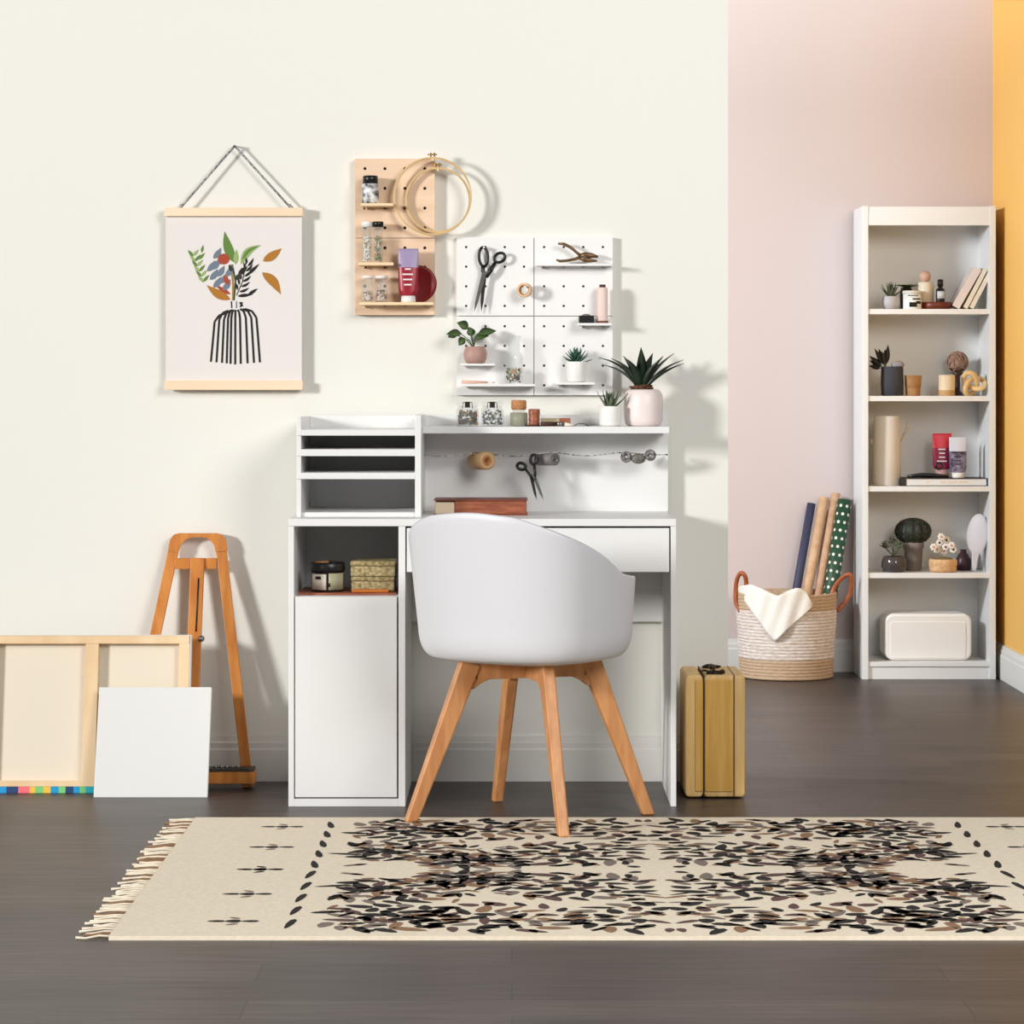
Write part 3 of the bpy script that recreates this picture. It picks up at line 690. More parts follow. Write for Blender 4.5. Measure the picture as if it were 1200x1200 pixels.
bm = NB(); tube(bm, pxt([(680,302),(686,304),(693,305.5),(700,305.8)], PYP), [.006,.008,.005,.002], 8); obj('jaw', bm, brs, plr)
bm = NB(); tube(bm, [P(685,301.5,PYP-.011), P(685,301.5,PYP-.004)], .005, 12); obj('pivot', bm, steel, plr)
# ------- scissors builder
def ring(bm, px, py, Y, rx, rz, r_, mi=0, ang=0, n=22):
    c = P(px, py, Y); pts = []
    for k in range(n):
        a = 2*PI*k/n; u, v = rx*math.cos(a), rz*math.sin(a)
        pts.append(c+Vector((u*math.cos(ang)-v*math.sin(ang), 0, u*math.sin(ang)+v*math.cos(ang))))
    tube(bm, pts, r_, 8, mi, closed=True)
def sblade(bm, a, b_, Y, w0, mi=0, th=.002):
    p, q = P(a[0], a[1], Y), P(b_[0], b_[1], Y); d = (q-p).normalized(); s = Vector((d.z, 0, -d.x))
    prism(bm, [p+s*w0/2, p+d*(q-p).length*.75+s*w0*.36, q, p+d*(q-p).length*.75-s*w0*.3, p-s*w0/2], (0, th, 0), mi)
SYc = 8.150
sc = thing('fabric_scissors', 'large black handled scissors hanging on the white pegboard', 'scissors', (X(570,SYc), SYc, Z(366,SYc)))
bm = NB(); ring(bm, 566.5, 301, SYc, .0125, .027, .0042, ang=.06); tube(bm, [P(566,311,SYc),P(566,318,SYc),P(569,324,SYc)], [.006,.006,.004], 10); obj('handle', bm, blackp, sc)
bm = NB(); ring(bm, 585.5, 302, SYc-.005, .016, .0125, .0042, ang=.5); tube(bm, [P(580,308,SYc-.005),P(575,317,SYc-.005),P(570,325,SYc-.004)], [.005,.0065,.005], 10); obj('handle', bm, blackp, sc)
bm = NB(); sblade(bm, (568,318), (555.5,366), SYc-.006, .013); obj('blade', bm, steel, sc)
bm = NB(); sblade(bm, (568,318), (564,366), SYc-.003, .013); obj('blade', bm, darksteel, sc)
bm = NB(); tube(bm, [P(567,327,SYc-.009), P(567,327,SYc-.002)], .0035, 10); obj('pivot_screw', bm, steel, sc)
bm = NB(); tube(bm, [P(567,290,SYc-.012), P(567,290,SYc+.026)], .0028, 8); obj('peg', bm, pegw, sc)
# tape roll on a peg
bm = NB(); tp = thing('tape_roll', 'tan masking tape roll hung on a peg of the white pegboard', 'tape', (X(615,8.13), 8.13, Z(349,8.13)))
c = P(614.8, 340, 8.128); Mx = Matrix.Translation(c) @ Matrix.Rotation(-.25,4,'Z') @ Matrix.Rotation(PI/2,4,'X')
lathe(bm, [(.014,-.010),(.020,-.010),(.020,.010),(.014,.010),(.014,-.010)], 0,0,0, 28, M=Mx); obj('tape', bm, mat('masking_tape',(222,184,146),.6), tp)
bm = NB(); lathe(bm, [(.0125,-.0105),(.014,-.0105),(.014,.0105),(.0125,.0105),(.0125,-.0105)], 0,0,0, 28, M=Mx); obj('core', bm, mat('card_core',(170,128,86),.7), tp)
bm = NB(); tube(bm, [P(614.8,336,8.105), P(614.8,336,8.176)], .003, 8); obj('peg', bm, pegw, tp)

# ------------------------------------------------------------------ embroidery hoops
hoopm = mat('bamboo_hoop', (214,180,124), .5, noise=(226,196,144), scale=20)
def hoop(label, px, py, Y, rpx, tilt, wd=.010):
    t = thing('embroidery_hoop', label, 'hoop', (X(px,Y), Y, Z(py+rpx,Y)), 'embroidery hoops')
    rr = rpx*Y/F
    Mx = Matrix.Translation(P(px,py,Y)) @ Matrix.Rotation(tilt,4,'Z') @ Matrix.Rotation(PI/2,4,'X')
    for nm, a, b_ in (('inner_ring', rr-.0055, rr-.003), ('outer_ring', rr-.0027, rr)):
        bm = NB(); lathe(bm, [(a,-wd/2),(b_,-wd/2),(b_,wd/2),(a,wd/2),(a,-wd/2)], 0,0,0, 72, M=Mx); obj(nm, bm, hoopm, t)
    bm = NB(); top = P(px,py-rpx,Y)
    box(bm, top.x-.007, top.x-.003, Y-.004, Y+.004, top.z-.001, top.z+.012); box(bm, top.x+.003, top.x+.007, Y-.004, Y+.004, top.z-.001, top.z+.012)
    tube(bm, [(top.x-.014,Y,top.z+.007),(top.x+.012,Y,top.z+.007)], .002, 8); obj('screw_clamp', bm, mat('brass',(190,150,80),.3,metal=.9), t)
    bm = NB(); tube(bm, [(top.x+.0, Y-.012, top.z-.0085), (top.x, 8.168, top.z-.0085)], .0028, 8); obj('peg', bm, plys, t)
hoop('larger bamboo embroidery hoop hanging on the plywood pegboard', 507, 230, 8.128, 46, 0, .012)
hoop('smaller bamboo embroidery hoop hanging behind the larger hoop', 513, 234.5, 8.144, 38.5, .0, .010)

# ------------------------------------------------------------------ things on plywood pegboard
t = thing('patterned_jar', 'black and white patterned jar with black lid on the top plywood shelf', 'jar', (X(434,8.12), 8.12, zA))
cow = mat('black_white_pattern', (20,20,22), .4, noise=(240,238,236), scale=55)
bm = NB(); lathe(bm, [(0,0),(.023,0),(.024,.003),(.024,.052),(.02,.056),(0,.056)], X(434,8.12), 8.12, zA, 28); obj('jar_body', bm, cow, t)
bm = NB(); lathe(bm, [(0,0),(.021,0),(.021,.020),(.019,.022),(0,.022)], X(434,8.12), 8.12, zA+.0563, 28); obj('lid', bm, blackp, t)
for px, lab, bc, cm in ((430, 'clear tube of gold beads with white lid, left of the two', (1,3,1,1,1), potw), (443, 'clear tube of green beads with black lid, right of the two', (5,3,1,3), blackp)):
    tb = thing('bead_tube', lab, 'bead tube', (X(px,8.12), 8.12, zB), 'bead tubes on the plywood shelf')
    bm = NB(); vessel(bm, [(.0135,0),(.0145,.002),(.0145,.100)], px, 8.12, zB, 0, 24, .0012); obj('tube_body', bm, glass, tb)
    bm = NB(); beads(bm, px, 8.12, zB+.002, .0125, .075, 110, bc, .0042); o = obj('contents', bm, bcol, tb); o['kind'] = 'stuff'
    bm = NB(); lathe(bm, [(0,0),(.0155,0),(.0155,.013),(.014,.015),(0,.015)], X(px,8.12), 8.12, zB+.1003, 24); obj('lid', bm, potw if px == 430 else blackp, tb)
for px, lab in ((431, 'small glass jar of pale beads on lower plywood shelf, left one'), (447, 'small glass jar of pale beads on lower plywood shelf, nearer the red tube')):
    glassjar(px, 8.12, zC, .0185, .066, lab, (1,3,6,1,2), 110, .036, .009, 'pale bead jars', .0045, mat('frosted_lid',(232,222,214),.4), .85)
# red paint tube standing on its white cap
def painttube(px, Y, z, w_, h, body, band, cap, label, cap_h=.014, depth=.026, marks=True):
    t = thing('paint_tube', label, 'paint tube', (X(px,Y), Y, z))
    x = X(px,Y)
    bm = NB(); lathe(bm, [(0,0),(w_*.34,0),(w_*.36,.002),(w_*.34,cap_h),(0,cap_h)], x, Y, z, 20); obj('cap', bm, cap, t)
    bm = NB(); rows = []; n = 20; zs = [(0,.55,1),(.03,.85,1),(.12,.98,.95),(.6,1,.7),(.93,1,.12),(1,1,.07)]
    for tt, ww, dd in zs:
        rows.append([bm.verts.new((x+w_/2*ww*math.cos(2*PI*k/n), Y+depth/2*dd*math.sin(2*PI*k/n), z+cap_h+.0003+(h-cap_h)*tt)) for k in range(n)])
    for i, (a, b_) in enumerate(zip(rows, rows[1:])):
        for k in range(n):
            f = bm.faces.new((a[k],a[(k+1)%n],b_[(k+1)%n],b_[k])); f.smooth = True; f.material_index = 1 if i >= 3 else 0
    bm.faces.new(rows[0]); bm.faces.new(rows[-1]); obj('tube_body', bm, [body, band], t)
    if marks:
        bm = NB()
        for k in range(4):
            zc = z+cap_h+(h-cap_h)*(.22+.11*k); ww = w_*R.uniform(.15,.3)
            dyy = depth/2*(.95-.4*(.22+.11*k))+.0006
            box(bm, x-ww, x+ww*.8, Y-dyy, Y-dyy+.004, zc, zc+.004)
        obj('label', bm, marks, t)
    return t
lav = mat('lavender_band',(158,142,176),.4); redp = mat('crimson_paint',(150,26,44),.35); whp = mat('white_print',(236,228,230),.4)
painttube(478.5, 8.115, zC, .057, .150, redp, lav, potw, 'crimson paint tube with lavender band standing on its white cap', .018, marks=whp)
t = thing('red_disc', 'round dark red plate standing upright behind the crimson tube', 'plate', (X(490,8.148), 8.148, zC))
bm = NB(); c = P(490, 332.5, 8.148); c.z = zC+.0525
lathe(bm, [(0,-.004),(.050,-.004),(.0525,-.002),(.0525,.003),(.045,.004),(.042,.002),(0,.002)], 0,0,0, 48, M=Matrix.Translation(c) @ Matrix.Rotation(PI/2,4,'X')); obj('disc_body', bm, mat('dark_red',(118,18,16),.4), t)

# ------------------------------------------------------------------ cord and clips under the hutch shelf
cord = thing('twine', 'black and white twine strung across under the hutch shelf', 'cord', (X(640,8.06), 8.06, Z(540,8.06)))
bm = NB(); pts = []
for k in range(61):
    px = 497+(781-497)*k/60; pts.append(P(px, 533.5+2.2*math.sin(k*.35)*(1-abs(k-30)/60)-.05*k*.6, 8.07))
tube(bm, pts, .0018, 6); obj('twine_strand', bm, mat('bakers_twine',(40,40,42),.8,noise=(225,222,216),scale=160), cord)
for px in (496.5, 781.5):
    bm = NB(); tube(bm, [P(px,533,8.065), P(px,533,8.131)], .003, 8); obj('hook', bm, steel, cord)
def roll(label, name, cat, px0, px1, py, r_px, m, m2, skew=.0):
    Yc = 8.07; t = thing(name, label, cat, P((px0+px1)/2, py+r_px, Yc))
    a, b_ = P(px0, py, Yc+.03), P(px1, py, Yc-.03+.0); r_ = r_px*Yc/F
    d = (b_-a); L = d.length; Mq = Matrix.Translation(a) @ d.to_track_quat('Z','Y').to_matrix().to_4x4()
    bm = NB(); lathe(bm, [(r_*.5,0),(r_,0),(r_,L),(r_*.5,L),(r_*.5,0)], 0,0,0, 28, M=Mq); o = obj('roll_body', bm, m, t)
    bm = NB(); lathe(bm, [(r_*.34,-.001),(r_*.55,-.001),(r_*.55,L+.001),(r_*.34,L+.001),(r_*.34,-.001)], 0,0,0, 24, M=Mq); obj('core', bm, m2, t)
roll('tan tape roll with cork core threaded on the twine', 'tape_roll', 'tape', 557, 571, 540, 10.5, mat('tan_tape',(206,168,120),.5), cork)
roll('grey roll threaded on the twine right of the hanging scissors', 'tape_roll', 'tape', 632, 650, 538, 7.5, mat('grey_tape',(112,108,108),.5), steel)
# hanging scissors
s2 = thing('craft_scissors', 'small steel scissors with black loops hanging from the twine', 'scissors', P(628, 586, 8.05))
Y2 = 8.05
bm = NB(); ring(bm, 611, 546.5, Y2, .012, .009, .0044, ang=-.3); tube(bm, [P(616,550,Y2), P(622,558,Y2), P(626,564,Y2)], [.0035,.004,.0035], 8); obj('handle', bm, blackp, s2)
bm = NB(); ring(bm, 625.5, 538.5, Y2-.006, .0095, .013, .0044, ang=0); tube(bm, [P(626,545,Y2-.006), P(627,554,Y2-.005), P(627,562,Y2-.004)], [.0035,.004,.0035], 8); obj('handle', bm, blackp, s2)
bm = NB(); sblade(bm, (626,558), (637,586), Y2-.006, .010); obj('blade', bm, steel, s2)
bm = NB(); sblade(bm, (622,556), (629,586), Y2-.002, .010); obj('blade', bm, darksteel, s2)
bm = NB(); tube(bm, [P(626.5,560,Y2-.009), P(626.5,560,Y2)], .003, 8); obj('pivot_screw', bm, steel, s2)
# bead clip
t = thing('bead_string', 'grey clip between two round black and white beads on the twine', 'clip', P(752, 542, 8.06))
spot = mat('speckled_bead', (40,38,40), .4, noise=(150,146,144), scale=120)
for px, py in ((734,535.5),(762,533.5)):
    bm = NB(); lathe(bm, [(.003,-.010),(.012,-.010),(.016,-.006),(.016,.006),(.012,.010),(.003,.010),(.003,-.010)], 0,0,0, 24, M=Matrix.Translation(P(px,py,8.06)) @ Matrix.Rotation(PI/2,4,'X')); b0 = obj('bead', bm, spot, t)
bm = NB(); ellipsoid(bm, P(748,537.5,8.06), (.021,.011,.0145), 0, 18); obj('clip_body', bm, mat('grey_speckle',(120,116,108),.5,noise=(90,86,80),scale=150), t)

# ------------------------------------------------------------------ on the desk: copper box
t = thing('wooden_book_box', 'low reddish brown wooden box with cream end on the desktop behind the chair', 'box', (X(563,7.98), 7.98, DT))
bm = NB(); box(bm, X(533,7.95), X(617,7.95), 7.90, 8.06, DT+.002, DT+.040); obj('box_body', bm, copper, t, bev=.003)
bm = NB(); box(bm, X(510,7.95), X(533.3,7.95), 7.903, 8.057, DT+.002, DT+.036); obj('cream_end', bm, mat('cream_leather',(226,206,178),.6), t, bev=.003)
bm = NB(); box(bm, X(509,7.95), X(618,7.95), 7.896, 8.064, DT, DT+.0025); box(bm, X(509,7.95), X(618,7.95), 7.896, 8.064, DT+.0395, DT+.0425)
obj('cover', bm, mat('dark_copper',(120,56,36),.45), t)
# ------------------------------------------------------------------ cubby
CZ = .557; CYb = 7.83
t = thing('wooden_board', 'orange brown wooden board lying on the cubby floor under jar and boxes', 'board', (X(400,CYb), CYb, CZ))
bm = NB(); box(bm, X(350,7.75), X(464,7.75), 7.735, 7.97, CZ, CZ+.006); obj('board_slab', bm, copper, t, bev=.001)
CZ2 = CZ+.0062
t = thing('candle_jar', 'dark jar with black lid and cream picture label in the desk cubby', 'jar', (X(383,7.80), 7.80, CZ2))
bm = NB(); lathe(bm, [(0,0),(.042,0),(.044,.003),(.044,.055),(0,.055)], X(384,7.80), 7.80, CZ2, 36); jb = obj('jar_body', bm, mat('dark_glass',(36,30,28),.2), t)
bm = NB()
def arcpatch(bm, cx, cy, r_, a0, a1, z0, z1, mi=0, n=10):
    lo = [bm.verts.new((cx+r_*math.cos(a0+(a1-a0)*k/n), cy+r_*math.sin(a0+(a1-a0)*k/n), z0)) for k in range(n+1)]
    hi = [bm.verts.new((cx+r_*math.cos(a0+(a1-a0)*k/n), cy+r_*math.sin(a0+(a1-a0)*k/n), z1)) for k in range(n+1)]
    for k in range(n):
        f = bm.faces.new((lo[k],lo[k+1],hi[k+1],hi[k])); f.material_index = mi; f.smooth = True
jc = (X(384,7.80), 7.80)
arcpatch(bm, *jc, .0445, -PI/2-1.15, -PI/2-.02, CZ2+.006, CZ2+.048)
arcpatch(bm, *jc, .0445, -PI/2+.12, -PI/2+1.3, CZ2+.006, CZ2+.050, 1)
arcpatch(bm, *jc, .0448, -PI/2-.75, -PI/2-.35, CZ2+.034, CZ2+.042, 2); arcpatch(bm, *jc, .0448, -PI/2-.02, -PI/2+.22, CZ2+.014, CZ2+.024, 2); arcpatch(bm, *jc, .0448, -PI/2-.02, -PI/2+.1, CZ2+.034, CZ2+.044, 2)
obj('label', bm, [mat('cream_label',(226,214,198),.7), mat('sage_label',(170,168,136),.7), blackp], jb, solid=.0006)
bm = NB(); lathe(bm, [(0,0),(.0455,0),(.0465,.002),(.0465,.020),(.044,.0225),(0,.0225)], X(384,7.80), 7.80, CZ2+.0553, 36); ld = obj('lid', bm, blackp, t)
bm = NB(); lathe(bm, [(0,0),(.02,0),(.02,.003),(0,.003)], X(377,7.79), 7.785, CZ2+.0780, 20); obj('lid_disc', bm, cork, ld)
ob = mat('olive_fabric', (112,100,62), .9, noise=(190,172,130), scale=90, bump=.5, bscale=120)
for k, (z0_, z1_, lab) in enumerate(((CZ2, CZ2+.040, 'olive patterned box at the bottom of the cubby stack'), (CZ2+.0405, CZ2+.082, 'olive patterned box at the top of the cubby stack'))):
    t = thing('keepsake_box', lab, 'box', (X(437,7.83), 7.83, z0_), 'patterned boxes in the cubby')
    bm = NB(); dx = .002 if k == 0 else 0
    box(bm, X(411.5,7.80)+dx, X(463,7.80)-dx, 7.775, 7.90, z0_, z0_+.028); obj('box_base', bm, ob, t, bev=.004)
    bm = NB(); box(bm, X(411,7.80)+dx, X(463.5,7.80)-dx, 7.773, 7.902, z0_+.0283, z1_); obj('box_lid', bm, mat('olive_lid', (178,160,118), .9, noise=(112,98,58), scale=90, bump=.4, bscale=120), t, bev=.004)
bm = NB(); box(bm, X(413,7.77), X(456,7.77), 7.742, 7.768, CZ2, CZ2+.008)
tag(obj('orange_strap', bm, mat('orange_leather',(196,110,40),.6), bev=.003, loc=(X(437,7.755),7.755,CZ2)), 'orange leather strip lying at the cubby edge before the boxes', 'strap')

# ------------------------------------------------------------------ bookcase
BF, BB = 11.0, 11.28
bk = thing('bookcase', 'tall narrow white bookcase with five open shelves against the pink wall', 'bookcase', (X(1089,BF), 11.14, 0))
bx0, bx1 = X(1010.5,BF), X(1167,BF)
bi0, bi1 = bx0+.023, bx1-.023
for a, b_ in ((bx0, bi0), (bi1, bx1)):
    bm = NB(); box(bm, a, b_, BF, BB, 0, 1.795); obj('side_panel', bm, white, bk, bev=.0012)
bm = NB(); box(bm, bi0, bi1, BB-.006, BB, 0, 1.79); obj('back_panel', bm, white, bk)
bm = NB(); box(bm, bi0, bi1, BF+.004, BB-.006, 1.773, 1.793); obj('top_board', bm, white, bk)
bm = NB(); box(bm, bi0, bi1, BF+.002, BF+.02, 1.722, 1.773); obj('fascia', bm, white, bk)
SH = [Z(362,BF), Z(464,BF), Z(570,BF), Z(671.5,BF)]
for z in SH:
    bm = NB(); box(bm, bi0, bi1, BF+.006, BB-.006, z-.02, z); obj('shelf', bm, white, bk, bev=.001)
bm = NB(); box(bm, bi0, bi1, BF+.006, BB-.006, .048, .066); obj('shelf', bm, white, bk, bev=.001)
bm = NB(); box(bm, bi0, bi1, BF+.012, BF+.03, 0, .048); obj('kick_board', bm, white, bk)
s1, s2_, s3, s4 = SH; s5 = .066
BY = 11.09; sb = F/BY
def q(px): return px/sb
dkleaf = mat('dusky_leaf', (54,58,44), .6, noise=(96,104,78), scale=60)
# shelf 1
t = thing('potted_succulent', 'tiny succulent in a round grey pot on the top bookcase shelf', 'plant', (X(1044,11.06), 11.06, s1))
bm = NB(); vessel(bm, [(.018,0),(.027,.004),(.0335,.020),(.0335,.036),(.030,.048),(.029,.050)], 1044, 11.06, s1, 0, 28, .003); obj('pot', bm, mat('grey_ceramic',(178,174,176),.5), t)
bm = NB(); soildisc(bm, 1044, 11.06, s1+.045, .027); obj('soil', bm, soil, t)
for k in range(13):
    a = k*2.4; bm = NB(); blade(bm, (X(1044,11.06), 11.06, s1+.045), a, .062, math.radians(28+4*k), .016, -.4, 6, 0, .004, .5); obj('leaf', bm, dkleaf, t)
t = thing('trailing_sprig', 'flat leafy sprig lying across jar tops on the top bookcase shelf', 'plant', (X(1062,11.13), 11.13, s1))
bm = NB(); lathe(bm, [(0,0),(.022,0),(.024,.07),(.02,.085),(0,.085)], X(1062,11.14), 11.14, s1, 20); obj('pot', bm, mat('dark_ceramic',(52,46,44),.5), t)
for k in range(8):
    a = PI*.95 - k*.27 if k % 2 else k*.3; bm = NB(); blade(bm, (X(1062,11.14), 11.13, s1+.082), -a if k < 4 else a+PI, .075, .35, .02, .5, 6, 0, .002, .5); obj('leaf', bm, leafm, t)
t = thing('labelled_jar', 'white labelled candle jar with pale lid on the top bookcase shelf', 'jar', (X(1069,11.05), 11.05, s1))
bm = NB(); lathe(bm, [(0,0),(.034,0),(.035,.003),(.035,.058),(0,.058)], X(1069,11.05), 11.05, s1, 32); jb = obj('jar_body', bm, potw, t)
jc = (X(1069,11.05), 11.05); bm = NB()
arcpatch(bm, *jc, .0356, -PI/2-.6, -PI/2+.5, s1+.050, s1+.053); arcpatch(bm, *jc, .0356, -PI/2-.1, -PI/2+.9, s1+.036, s1+.041); arcpatch(bm, *jc, .0356, -PI/2-.45, -PI/2+.4, s1+.008, s1+.026); arcpatch(bm, *jc, .0356, -PI/2+.3, -PI/2+1.0, s1+.020, s1+.030)
obj('label', bm, blackp, jb, solid=.0006)
bm = NB(); lathe(bm, [(0,0),(.037,0),(.037,.010),(.035,.012),(0,.012)], X(1069,11.05), 11.05, s1+.0583, 32); obj('lid', bm, mat('pale_lid',(216,212,202),.5), t)
t = thing('wooden_dish', 'low round red brown wooden dish on the top bookcase shelf', 'dish', (X(1096,11.06), 11.06, s1))
bm = NB(); lathe(bm, [(0,0),(.046,0),(.054,.008),(.054,.026),(.050,.028),(.047,.022),(0,.020)], X(1097,11.08), 11.08, s1, 36, sx=1.1); obj('dish_body', bm, mat('mahogany',(120,52,32),.4,noise=(96,40,26),scale=20), t)
zt = s1+.0225
t = thing('lidded_canister', 'cream canister with pinkish ball stopper on the mahogany dish', 'canister', (X(1086,11.09), 11.09, zt))
bm = NB(); lathe(bm, [(0,0),(.028,0),(.030,.003),(.030,.078),(.027,.082),(0,.082)], X(1085,11.09), 11.09, zt, 28); obj('canister_body', bm, mat('cream_ceramic',(214,200,180),.5), t)
bm = NB(); ellipsoid(bm, (X(1084,11.09), 11.09, zt+.1035), (.023,.023,.0225), 0, 20); obj('ball_stopper', bm, mat('pink_ball',(196,160,142),.5), t)
t = thing('dropper_bottle', 'small black bottle with white label on the mahogany dish', 'bottle', (X(1102,11.05), 11.05, zt))
bm = NB(); lathe(bm, [(0,0),(.016,0),(.017,.003),(.017,.052),(.008,.060),(.008,.064),(0,.064)], X(1102,11.055), 11.055, zt, 24); jb = obj('bottle_body', bm, blackp, t)
bm = NB(); arcpatch(bm, X(1102,11.055), 11.055, .0174, -PI/2-.9, -PI/2+.9, zt+.018, zt+.046); obj('label', bm, mat('pale_label',(196,204,210),.6), jb, solid=.0005)
bm = NB(); lathe(bm, [(0,0),(.011,0),(.011,.026),(0,.028)], X(1102,11.055), 11.055, zt+.0643, 20); obj('cap', bm, blackp, t)
bkc = [mat('white_cover',(226,216,210),.6), mat('page_block',(232,224,206),.8)]
for k, (pxb, pxt_, wpx, hh, lab) in enumerate(((1119,1145,9,.17,'pale book leaning right on top shelf, leftmost of three'), (1132,1155,5,.168,'thin cream book leaning, middle of the three on top shelf'), (1139,1163,5,.172,'thin cream book leaning, nearest the bookcase side panel'))):
    Yb = 11.05; x0_ = X(pxb-3,Yb); ang = math.atan2(X(pxt_,Yb)-X(pxb,Yb), hh*.86); wd = wpx/sb
    t = thing('book', lab, 'book', (x0_, Yb, s1), 'books on the top shelf')
    Mb = Matrix.Translation((x0_, Yb, s1+wd*math.sin(ang)*1.0+.0005)) @ Matrix.Rotation(ang,4,'Y')
    bm = NB(); box(bm, 0, .0015, 0, .12, 0, hh, 0, Mb); box(bm, wd-.0015, wd, 0, .12, 0, hh, 0, Mb); box(bm, 0, wd, -.001, 0, 0, hh, 0, Mb); obj('cover', bm, mat('blush_cover',(222,208,202),.6) if k == 0 else mat('ivory_cover',(228,214,190),.6), t)
    bm = NB(); box(bm, .0016, wd-.0016, .0005, .117, .002, hh-.002, 0, Mb); obj('page_block', bm, bkc[1], t)
# shelf 2
t = thing('potted_sprig', 'dark dried sprig in a textured charcoal pot on the second shelf', 'plant', (X(1045,11.07), 11.07, s2_))
bm = NB(); vessel(bm, [(.034,0),(.042,.003),(.044,.05),(.042,.108),(.040,.112)], 1045.5, 11.07, s2_, 0, 28, .004); obj('pot', bm, mat('charcoal_pot',(58,58,64),.8,bump=.8,bscale=60), t)
for k, (dx, dy, dz, L) in enumerate(((-.5,-.1,1,.07),(-.8,-.1,.7,.06),(-.2,-.2,1,.05),(-.35,.1,1.2,.065),(.1,-.1,1,.075),(-.65,0,.4,.05),(.0,.15,1,.06),(-.95,0,.25,.045))):
    bm = NB(); base = Vector((X(1038,11.07), 11.07, s2_+.100)); oval_leaf(bm, base+Vector((dx,dy,dz)).normalized()*.02, (dx,dy,dz), (0,-1,.2), L, .02); lf = obj('leaf', bm, mat('near_black_leaf',(34,28,26),.6), t)
    bm = NB(); tube(bm, [base, base+Vector((dx,dy,dz)).normalized()*.03], .0012, 6); obj('stem', bm, dkleaf, lf)
bm = NB(); ellipsoid(bm, (X(1052,11.07), 11.07, s2_+.118), (.026,.024,.016), 0, 14); obj('fluff', bm, mat('grey_fluff',(150,144,148),1,bump=1,bscale=90), t)
t = thing('wooden_cup', 'ribbed brown wooden cup beside the charcoal pot', 'cup', (X(1070,11.06), 11.06, s2_))
bm = NB(); vessel(bm, [(.024,0),(.027,.002),(.029,.028),(.028,.030),(.030,.032),(.033,.078)], 1070, 11.07, s2_, 0, 28, .004); obj('cup_body', bm, mat('brown_wood_cup',(150,106,62),.6,noise=(176,130,80),scale=12), t)
t = thing('candle_cup', 'cream and tan ceramic cup left of the wooden knot', 'cup', (X(1109,11.06), 11.06, s2_))
bm = NB(); lathe(bm, [(0,0),(.030,0),(.031,.002),(.031,.022),(.031,.078),(.029,.080),(.026,.078),(0,.076)], X(1109.5,11.06), 11.06, s2_, 32, mis=[1,1,1,0,0,0,0]); obj('cup_body', bm, [mat('cream_glaze',(222,200,166),.5), mat('tan_base',(190,150,100),.6)], t)
t = thing('wicker_ball', 'round woven wicker ball on a low stand behind the cream cup', 'ball', (X(1122,11.17), 11.17, s2_))
wick = mat('wicker', (150,118,100), .8)
bm = NB(); bc_ = Vector((X(1122,11.19), 11.19, s2_+.130)); br_ = .040
for k in range(11):
    nv = Vector((R.uniform(-1,1), R.uniform(-1,1), R.uniform(-1,1))).normalized(); u, v = frame_of(nv); pts = [bc_+br_*(math.cos(2*PI*j/24)*u+math.sin(2*PI*j/24)*v) for j in range(24)]
    tube(bm, pts, .0032, 6, closed=True)
obj('woven_strands', bm, wick, t)
bm = NB(); ellipsoid(bm, bc_, (.036,.036,.036), 0, 16); obj('ball_core', bm, mat('pinkish_core',(168,134,118),.8), t)
bm = NB(); lathe(bm, [(0,0),(.030,0),(.024,.004),(.010,.02),(.010,.075),(.028,.090),(0,.092)], bc_.x, bc_.y, s2_, 20); obj('stand', bm, mat('dark_walnut',(60,34,22),.5), t)
t = thing('wooden_knot', 'pale wooden chain knot sculpture on the second bookcase shelf', 'sculpture', (X(1140,11.06), 11.06, s2_))
def trefoil(c, sc_, rot, n=90):
    pts = []
    for k in range(n):
        a = 2*PI*k/n; x_, y_, z_ = math.sin(a)+2*math.sin(2*a), math.cos(a)-2*math.cos(2*a), -math.sin(3*a)*1.1
        v = Vector((x_, z_, y_))*sc_; v.rotate(Matrix.Rotation(rot,3,'Y')); pts.append(Vector(c)+v)
    return pts
bm = NB(); tube(bm, trefoil((X(1140,11.06), 11.06, s2_+.0465), .0153, .5), .0098, 12, closed=True); obj('knot_body', bm, mat('pale_knot_wood',(214,176,116),.5,noise=(232,200,146),scale=14), t)
# shelf 3
t = thing('tall_vase', 'tall cream cylinder vase with side branches on the third shelf', 'vase', (X(1041,11.1), 11.1, s3))
cv = mat('cream_vase', (214,206,196), .6)
bm = NB(); vessel(bm, [(.050,0),(.0545,.004),(.053,.10),(.050,.262),(.048,.266)], 1039, 11.1, s3, 0, 40, .004); vb = obj('vase_body', bm, cv, t)
for pts in (((1053,519),(1058,512),(1062,502),(1063,494)), ((1058,510),(1063,505),(1065,500)), ((1027,520),(1022,519),(1021,514)), ((1027,500),(1023,497),(1022,492))):
    bm = NB(); tube(bm, [P(a, b_, 11.1) for a, b_ in pts], [.006]+[.0045]*(len(pts)-2)+[.003], 8); obj('branch_arm', bm, mat('pale_branch',(200,190,172),.6), vb)
t = thing('book', 'wide white book with dark cover lying flat under the two paint tubes', 'book', (X(1108,11.08), 11.08, s3))
bm = NB(); box(bm, X(1056,11.03), X(1157,11.03), 11.03, 11.2, s3, s3+.0025); box(bm, X(1056,11.03), X(1157,11.03), 11.03, 11.2, s3+.0275, s3+.030); box(bm, X(1056,11.03), X(1062,11.03), 11.03, 11.2, s3+.0025, s3+.0275)
obj('cover', bm, mat('dark_cover',(40,34,34),.5), t)
bm = NB(); box(bm, X(1062,11.03), X(1156,11.03), 11.033, 11.197, s3+.0026, s3+.0274); pb = obj('page_block', bm, canvasw, t)
bm = NB()
for a, b_ in ((1086,1090),(1102,1109),(1111,1122),(1124,1135)): box(bm, X(a,11.03), X(b_,11.03), 11.0325, 11.034, s3+.013, s3+.017)
obj('edge_print', bm, mat('faint_orange_print',(226,190,160),.7), pb)
zm = s3+.0303
